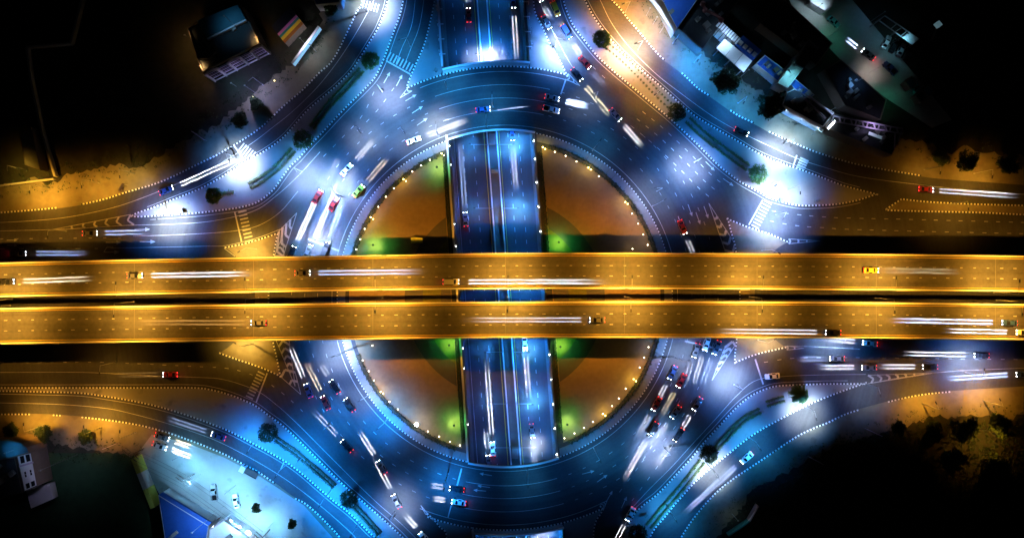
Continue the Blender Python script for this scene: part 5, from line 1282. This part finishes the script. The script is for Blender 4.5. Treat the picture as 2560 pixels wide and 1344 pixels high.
# dark blocks behind
t, p = building('dark_block', 'dark flat block behind the narrow block', [(1900, 60), (1960, 0), (2080, 110), (2040, 165)], 5, M['wall_brown'], M['roof_dark'])
t, p = building('dark_block', 'dark flat block behind the lilac gallery', [(2060, 175), (2100, 150), (2215, 250), (2200, 300), (2110, 265)], 5, M['wall_brown'], M['roof_dark'])
# lot with sheds, top right
def area_struct(pts, label, m, z=.012, name='yard'):
    mb = MB(); mb.prism(px(pts), None, z); return struct(mb.build(name, m), label)
area_struct([(1950, -60), (2080, -60), (2290, 190), (2380, 300), (2330, 320), (2160, 210), (1985, 30)], 'grey lot lit green at the upper right', M['concrete'], .015)
site_light('lot_lamp', 'green lamp at the top of the upper right lot', at(2095, 75, 7), 650, (.05, .75, .5), 70)
site_light('lot_lamp', 'green lamp at the lower end of the upper right lot', at(2240, 235, 7), 800, (.06, .70, .48), 70)
site_light('lot_lamp', 'warm white lamp at the gate of the upper right lot', at(2195, 170, 5), 1100, (1, .85, .75), 62)
t, p = building('lit_kiosk', 'white lit kiosk at the top of the upper right lot', [(2030, -30), (2090, -30), (2080, 18), (2062, 28), (2025, 5)], 3.5, M['wall_pale'], M['roof_white'], .1)
site_light('kiosk_lamp', 'white floodlight above the kiosk at the top edge', at(2055, 10, 7), 2300, (.6, .85, 1), 60)
t = thing('steel_frame', 'open steel frame with two bays and a white lit bay', 'steel frame')
m_ = MB(); fa, fb, fc, fd = (2198, 52), (2212, 40), (2298, 98), (2280, 112)
for z in (.2, 5.5):
    for a, b in ((fa, fb), (fb, fc), (fc, fd), (fd, fa)): m_.bar(at(*a, z), at(*b, z), .25, .25)
for f in (0, .35, .65, 1): a, b = lp(fa, fd, f), lp(fb, fc, f); m_.bar(at(*a, 5.5), at(*b, 5.5), .25, .25)
for q in (fa, fb, fc, fd, lp(fa, fd, .5), lp(fb, fc, .5)): r = at(*q, 5.5); m_.tube((r.x, r.y, 0), r, .12)
m_.build('frame', M['steel'], t)
slab(t, 'roof_panel', [lp(fa, fd, .7), lp(fa, fd, 1), lp(fb, fc, 1), lp(fb, fc, .7)], 5.65, 5.8, M['roof_white'])
site_light('frame_lamp', 'cyan floodlight over the open steel frame', at(2270, 85, 9), 1100, (.25, .75, 1), 60)
site_light('frame_lamp', 'blue floodlight at the far end of the steel frame', at(2212, 30, 9), 500, (.1, .5, 1), 60)
t = thing('signal_mast', 'tall leaning mast with a cyan lit head at the upper right', 'mast'); m_ = MB(); a, b = at(2280, 150, 0), at(2345, 62, 14)
m_.tube((a.x + 6, a.y + 6, 0), b, .35, .2); m_.build('pole', M['steel'], t); m_ = MB(); m_.box(b, 1.2, 1.6, 1.4, R(40)); m_.build('head', M['tube_cyan'], t)
for k, (x, y, c, lab) in enumerate(((2275, 205, 'roof_teal', 'upper'), (2300, 240, 'field_green', 'lower'), (2318, 225, 'roof_teal', 'right'))):
    building('small_shed', 'small flat shed in the upper right lot, %s of three' % lab, [(x - 12, y), (x + 4, y - 14), (x + 18, y + 4), (x + 2, y + 18)], 3, M['wall_brown'], M[c], .1, 'sheds of the upper right lot')
# left edge: shed and wall
t, p = building('long_shed', 'dark long shed on the left with a pale end', [(52, 335), (78, 318), (100, 425), (62, 412)], 4, M['wall_brown'], M['concrete_dark'], .1)
def wall_line(pts, label, h=1.8, wd=.3, m='concrete', name='boundary_wall'):
    t = thing(name, label, 'wall'); m_ = MB(); c_ = MB()
    for a, b in zip(pts, pts[1:]):
        A, B = at(*a), at(*b); m_.bar(A + Vector((0, 0, h / 2)), B + Vector((0, 0, h / 2)), wd, h); c_.bar(A + Vector((0, 0, h + .05)), B + Vector((0, 0, h + .05)), wd + .12, .1)
    m_.build('wall', M[m], t); c_.build('coping', M['concrete'], t)
wall_line([(75, 122), (85, 200), (112, 330), (145, 442)], 'low boundary wall running down beside the long shed at the left', 1.6, .5)
wall_line([(213, 0), (185, 112), (75, 122)], 'boundary wall bending across the dark field at the upper left', 1.6, .5)
wall_line([(0, 466), (60, 458), (140, 448)], 'low wall behind the sandy verge at the left edge', 1.2, .3)
# lower left yard and halls
area_struct([(345, 1132), (380, 1085), (470, 1107), (560, 1142), (640, 1184), (700, 1222), (760, 1262), (830, 1340), (900, 1460), (420, 1460), (560, 1344), (480, 1290), (400, 1236)], 'bright concrete yard at the lower left', M['yard'], .125)
area_struct([(-200, 1130), (345, 1132), (400, 1260), (440, 1460), (-200, 1460)], 'dark rough grass field at the lower left', M['field_green'], .012, 'field')
t, p = building('blue_hall', 'hall with a bright blue roof at the lower left', [(396, 1236), (522, 1312), (500, 1460), (430, 1460)], 7, M['wall_pale'], M['roof_blue'], .1)
slab(t, 'roof_ridge', [(396, 1236), (405, 1230), (528, 1306), (522, 1313)], 6.6, 7.3, M['roof_blue'])
site_light('roof_fill_light', 'added blue light above the bright blue roof', at(480, 1330, 22), 30000, (.35, .62, 1), 60)  # added high above the hall to brighten its roof
t, p = building('white_hall', 'white flat roofed hall at the bottom edge beside the blue hall', [(524, 1322), (560, 1300), (700, 1400), (620, 1480), (515, 1460)], 6, M['wall_pale'], M['roof_white'], .1)
t = thing('yellow_wall', 'tall yellow and white painted wall between the yard and the dark field', 'wall')
a, b = at(350, 1136, 0), at(398, 1258, 0)
cs = [(0, .3, 'wall_yellow'), (.3, .62, 'roof_white'), (.62, 1, 'wall_yellow')]
for f0, f1, k in cs: m_ = MB(); A, B = a.lerp(b, f0), a.lerp(b, f1); m_.bar(A + Vector((0, 0, 2)), B + Vector((0, 0, 2)), 1.4, 4.0); m_.build('wall_panel', M[k], t)
FL = [((430, 1150, 9), 20000, 'upper left corner'), ((470, 1205, 9), 30000, 'middle of the left side'), ((560, 1235, 9), 30000, 'beside the parked pickup'), ((590, 1315, 9), 36000, 'in front of the white hall'), ((660, 1330, 8), 28000, 'at the bottom edge')]
for (x, y, z), p_, lab in FL: site_light('yard_floodlight', 'floodlight mast of the bright lower left yard, ' + lab, at(x, y, z), p_ * .62, (.20, .60, 1.0), 72)
for k, (x, y) in enumerate(((577, 1303), (598, 1317), (622, 1331), (532, 1318))):
    g_ = thing('yard_lamp', 'glowing white globe lamp before the white hall, %s' % ordn[k if k < 3 else 0] if k < 3 else 'glowing white globe lamp at the corner of the blue hall', 'globe lamp', at(x, y, 3).to_2d().to_3d() + Vector((0, 0, .125)), 0, 'white globes before the hall')
    m_ = MB(); m_.tube((0, 0, 0), (0, 0, 3), .07); m_.build('post', M['steel'], g_); m_ = MB(); m_.ball((0, 0, 3.6), .8, 10, 6); m_.build('globe', M['globe_white'], g_)
def utility_pole(x, y, rz, label):
    p = at(x, y, 0); t = thing('utility_pole', label, 'utility pole', (p.x, p.y, .12), R(rz)); m_ = MB(); m_.tube((0, 0, 0), (0, 0, 8), .16, .11); m_.build('pole', M['wood'], t)
    for dx in (-.5, .5): m_ = MB(); m_.bar((dx, -2.6, 7.2), (dx, 2.6, 7.2), .16, .16); m_.build('crossarm', M['wood'], t)
    for k in range(5):
        for dx in (-.5, .5): m_ = MB(); m_.tube((dx, -2.2 + k * 1.1, 7.28), (dx, -2.2 + k * 1.1, 7.55), .06); m_.build('insulator', M['concrete'], t)
    return p
p0 = utility_pole(487, 1183, 55, 'utility pole with two crossarms in the bright yard, left one')
p1 = utility_pole(675, 1322, 50, 'utility pole with two crossarms in the bright yard near the bottom edge')
p2 = utility_pole(360, 1120, 50, 'utility pole at the top of the yellow wall')
for nm, a, b in (('left span of the power lines over the bright yard', p2, p0), ('right span of the power lines over the bright yard', p0, p1)):
    t = thing('power_line', nm, 'power line'); d = (b - a).normalized(); s_ = Vector((-d.y, d.x, 0)); m_ = MB()
    for off in (-2, -1, 1, 2):
        pr = None
        for k in range(9):
            f = k / 8; q = a.lerp(b, f) + s_ * off + Vector((0, 0, 7.6 - 1.6 * f * (1 - f)))
            if pr is not None: m_.tube(pr, q, .03, .03, 4, cap=False)
            pr = q
    m_.build('wire', M['black_metal'], t)
# houses at the lower left edge
wr = [(42, 1138), (78, 1129), (94, 1214), (62, 1228)]
t, p = building('white_roof_house', 'long house with a white flat roof and six dark roof openings at the lower left', wr, 7, M['wall_brown'], M['roof_white'], .15)
for f, hw_, hh_ in ((.14, .13, .10), (.52, .05, .035), (.60, .05, .035), (.88, .13, .07)):
    for g in (.30, .70):
        def rp(u_, v_): return lp(lp(wr[0], wr[1], u_), lp(wr[3], wr[2], u_), v_)
        slab(t, 'roof_opening', [rp(g - hw_, f - hh_), rp(g + hw_, f - hh_), rp(g + hw_, f + hh_), rp(g - hw_, f + hh_)], 7, 7.12, M['glass'])
a, b = lp(wr[0], wr[3], .3), lp(wr[1], wr[2], .3)
m_ = MB(); m_.bar(at(*a, 7.2), at(*b, 7.2), .5, .3); m_.build('roof_ledge', M['lilac_trim'], t)
building('round_roof_house', 'house with a rounded roof lit blue at the lower left edge', [(-4, 1150), (-70, 1150), (-60, 1112), (-20, 1100), (22, 1098), (55, 1105), (70, 1117), (74, 1130)], 8, M['wall_brown'], M['roof_teal'], .2)
building('dark_roof_house', 'dark roofed house left of the white roofed house at the edge', [(-70, 1156), (38, 1142), (58, 1230), (-60, 1262)], 6, M['wall_brown'], M['roof_dark'], .2)
site_light('roof_wash', 'blue floodlight lighting the rounded roof at the lower left edge', at(12, 1132, 11.5), 900, (.08, .48, 1), 64)
site_light('roof_wash', 'lilac floodlight mast lighting the white roofed house', at(100, 1175, 17), 7000, (.62, .62, 1), 66)
t, p = building('porch_block', 'pale corrugated porch roof at the foot of the tower house', [(66, 1226), (124, 1208), (132, 1246), (78, 1270)], 2.5, M['wall_pale'], M['wall_pale'], .05)
# lower right fence
t = thing('site_fence', 'short angled fence with green and lilac panels in the dark lower right field', 'fence')
for a, b, k in (((1816, 1332), (1868, 1296), 'teal'), ((1868, 1296), (1890, 1258), 'lilac_trim')):
    m_ = MB(); m_.bar(at(*a) + Vector((0, 0, 1.1)), at(*b) + Vector((0, 0, 1.1)), .5, 2.2); m_.build('fence_panel', M[k], t)
site_light('fence_lamp', 'dim lamp post beside the angled fence', at(1845, 1300, 6), 500, (.45, .75, 1), 70)
rnd = random.Random(21)
for o in list(COL.objects):
    if o.parent is None and o.get('category') == 'building' and o.name.split('.')[0] in ('arcaded_building', 'blue_store', 'dark_warehouse', 'blue_annex', 'shop_row', 'lattice_house', 'dark_block', 'blue_hall', 'cyan_block', 'white_hall', 'blue_flat', 'dark_roof_house'):
        rf = [c for c in o.children if c.name.startswith('roof') and not c.name.startswith('roof_')]
        if not rf: continue
        vs = [v.co for v in rf[0].data.vertices]; zt = max(v.z for v in vs); top = [v for v in vs if abs(v.z - zt) < .01]
        for _ in range(9 if 'dark' in o.name or 'row' in o.name or 'lattice' in o.name else 4):
            wts = [rnd.random() ** 2 + .05 for _ in top]; sw_ = sum(wts); c = sum((v * k for v, k in zip(top, wts)), Vector()) / sw_
            m_ = MB(); a = rnd.uniform(.8, 2.0); m_.box((c.x, c.y, zt + .45), a, a * rnd.uniform(.5, 1), .9, R(40)); m_.box((c.x, c.y, zt + .93), a * .6, a * .4, .08, R(40)); m_.build('roof_unit', rnd.choice((M['steel'], M['concrete_dark'], M['concrete'])), rf[0])
# small litter of street furniture
def box_sign(x, y, rz, label, m='lilac_trim', L=4.5):
    p = at(x, y, 2.5); t = thing('signboard', label, 'signboard', (p.x, p.y, 0), R(rz)); m_ = MB(); m_.box((0, 0, 3), L, .15, 1.4); m_.build('panel', M[m], t); m_ = MB(); m_.tube((-L * .4, 0, 0), (-L * .4, 0, 3.6), .06); m_.tube((L * .4, 0, 0), (L * .4, 0, 3.6), .06); m_.build('post', M['steel'], t)
box_sign(278, 1113, 22, 'long pale signboard beside the lower left field'); box_sign(497, 340, -35, 'pale signboard before the arcaded building'); box_sign(2040, 1150, -28, 'pale signboard in the dark lower right field, left one'); box_sign(2185, 1080, -25, 'pale signboard in the dark lower right field, right one'); box_sign(305, 468, 60, 'small signboard on the sandy verge', 'wall_brown', 2.6)
p = at(1042, 601, 1.5); t = thing('utility_cabinet', 'yellow utility cabinet on the plaza above the upper flyover', 'cabinet', (p.x, p.y, .13)); m_ = MB(); m_.box((0, 0, .75), 3.3, 1.5, 1.5); m_.build('body', M['wall_yellow'], t); m_ = MB(); m_.box((0, 0, 1.55), 3.5, 1.7, .1); m_.build('lid', M['wall_yellow'], t); m_ = MB(); m_.box((-.8, -.77, .75), 1.4, .04, 1.2); m_.box((.8, -.77, .75), 1.4, .04, 1.2); m_.build('door', M['concrete'], t)
for k, (x, y, lab) in enumerate(((457, 529, 'near the left tip of the upper left island'), (2041, 503, 'in the wide end of the upper right island'), (1613, 1284, 'in the lower right island near the bottom'), (1090, 178, 'beside the upper underpass mouth'), (1950, 500, 'on the upper right island near the crossing'))):
    p = at(x, y); t = thing('control_box', 'grey control cabinet ' + lab, 'cabinet', (p.x, p.y, .13), R(20 * k)); m_ = MB(); m_.box((0, 0, .6), 1.1, .7, 1.2); m_.build('body', M['steel'], t); m_ = MB(); m_.box((0, 0, 1.23), 1.25, .85, .06); m_.build('lid', M['concrete_dark'], t)
# bracket lamps along the open underpass at the top
def bracket(x, y, s, label):
    p = at(x, y); t = thing('bracket_lamp', label, 'wall lamp', (p.x, p.y, .13), 0, 'bracket lamps along the upper underpass mouth')
    m_ = MB(); m_.tube((0, 0, 0), (0, 0, 2.2), .08); m_.box((s * .9, 0, 2.2), 1.9, .28, .18); m_.build('bracket', M['concrete_white'], t)
    m_ = MB(); m_.ball((0, 1.0, 2.3), .36); m_.tube((0, 1.0, 0), (0, 1.0, 2.0), .07); m_.build('globe', M['concrete'], t)
for k, y in enumerate((30, 67, 104, 141)):
    bracket(tl(y) - 4, y, 1, 'white bracket post left of the upper underpass mouth, %s from the top' % ('first', 'second', 'third', 'fourth')[k]); bracket(tr(y) + 6, y - 18, -1, 'white bracket post right of the upper underpass mouth, %s from the top' % ('first', 'second', 'third', 'fourth')[k])
# small lights on the underpass walls
wlm = MB(); wlm.ball((0, 0, 0), .2); wlm_ = wlm.mesh('wall_light', M['globe_white'])
for side, ys in (('right', (352, 398, 456, 517, 578, 886, 948, 1010, 1070, 1135)), ('left', (365, 412, 475, 560, 615, 870, 920, 985, 1060))):
    for y in ys:
        x = (tr(y) - 6) if side == 'right' else (tl(y) + 6)
        if side == 'left' and y in (475, 985): continue
        o = link('wall_light', wlm_, None, at(x, y, -.6)); o.location.x += (.13 if side == 'right' else -.13)
        o.scale = (.8, .8, .8) if side == 'right' else (.5, .5, .5)
        tag(o, 'small round white light on the %s wall of the underpass' % side, 'wall light', 'round lights on the %s underpass wall' % side)
# stuff: weeds along the ragged outer edge of the verges
mb = MB(); rnd = random.Random(12)
for ch, sd, wd in ((NWK, -1, 9.5), (SWK, -1, 10), (NEK, 1, 10), (SEK, 1, 9)):
    l_ = smooth(px(ch), .9); n_ = normals(l_)
    for q, u_ in zip(l_, n_):
        if abs(q.x) > 175 or abs(q.y) > 95 or (ch is SWK and q.x > -113): continue
        for _ in range(3):
            c = q + u_ * sd * (wd * rnd.uniform(.55, 1.45)); k = rnd.uniform(.2, .8)
            leaf_quads(mb, (c.x + rnd.uniform(-.5, .5), c.y + rnd.uniform(-.5, .5), .15 + k * .5), k, k, k * .6, 9, .22, rnd=rnd)
o = mb.build('weeds', M['leaf_dark']); o['kind'] = 'stuff'; o['label'] = 'low weeds along the outer edge of the verges'
# stuff: pebbly scrub in the lower right
mb = MB(); rnd = random.Random(11)
for _ in range(2600):
    x, y = rnd.uniform(2080, 2640), rnd.uniform(1050, 1260)
    if y < 1065 + (2560 - x) * .10 - 20: continue
    c = at(x, y); leaf_quads(mb, (c.x, c.y, .35), .5, .5, .35, 5, .3, rnd=rnd)
o = mb.build('scrub', M['leaf_dark']); o['kind'] = 'stuff'; o['label'] = 'low dark scrub beyond the lower right verge'
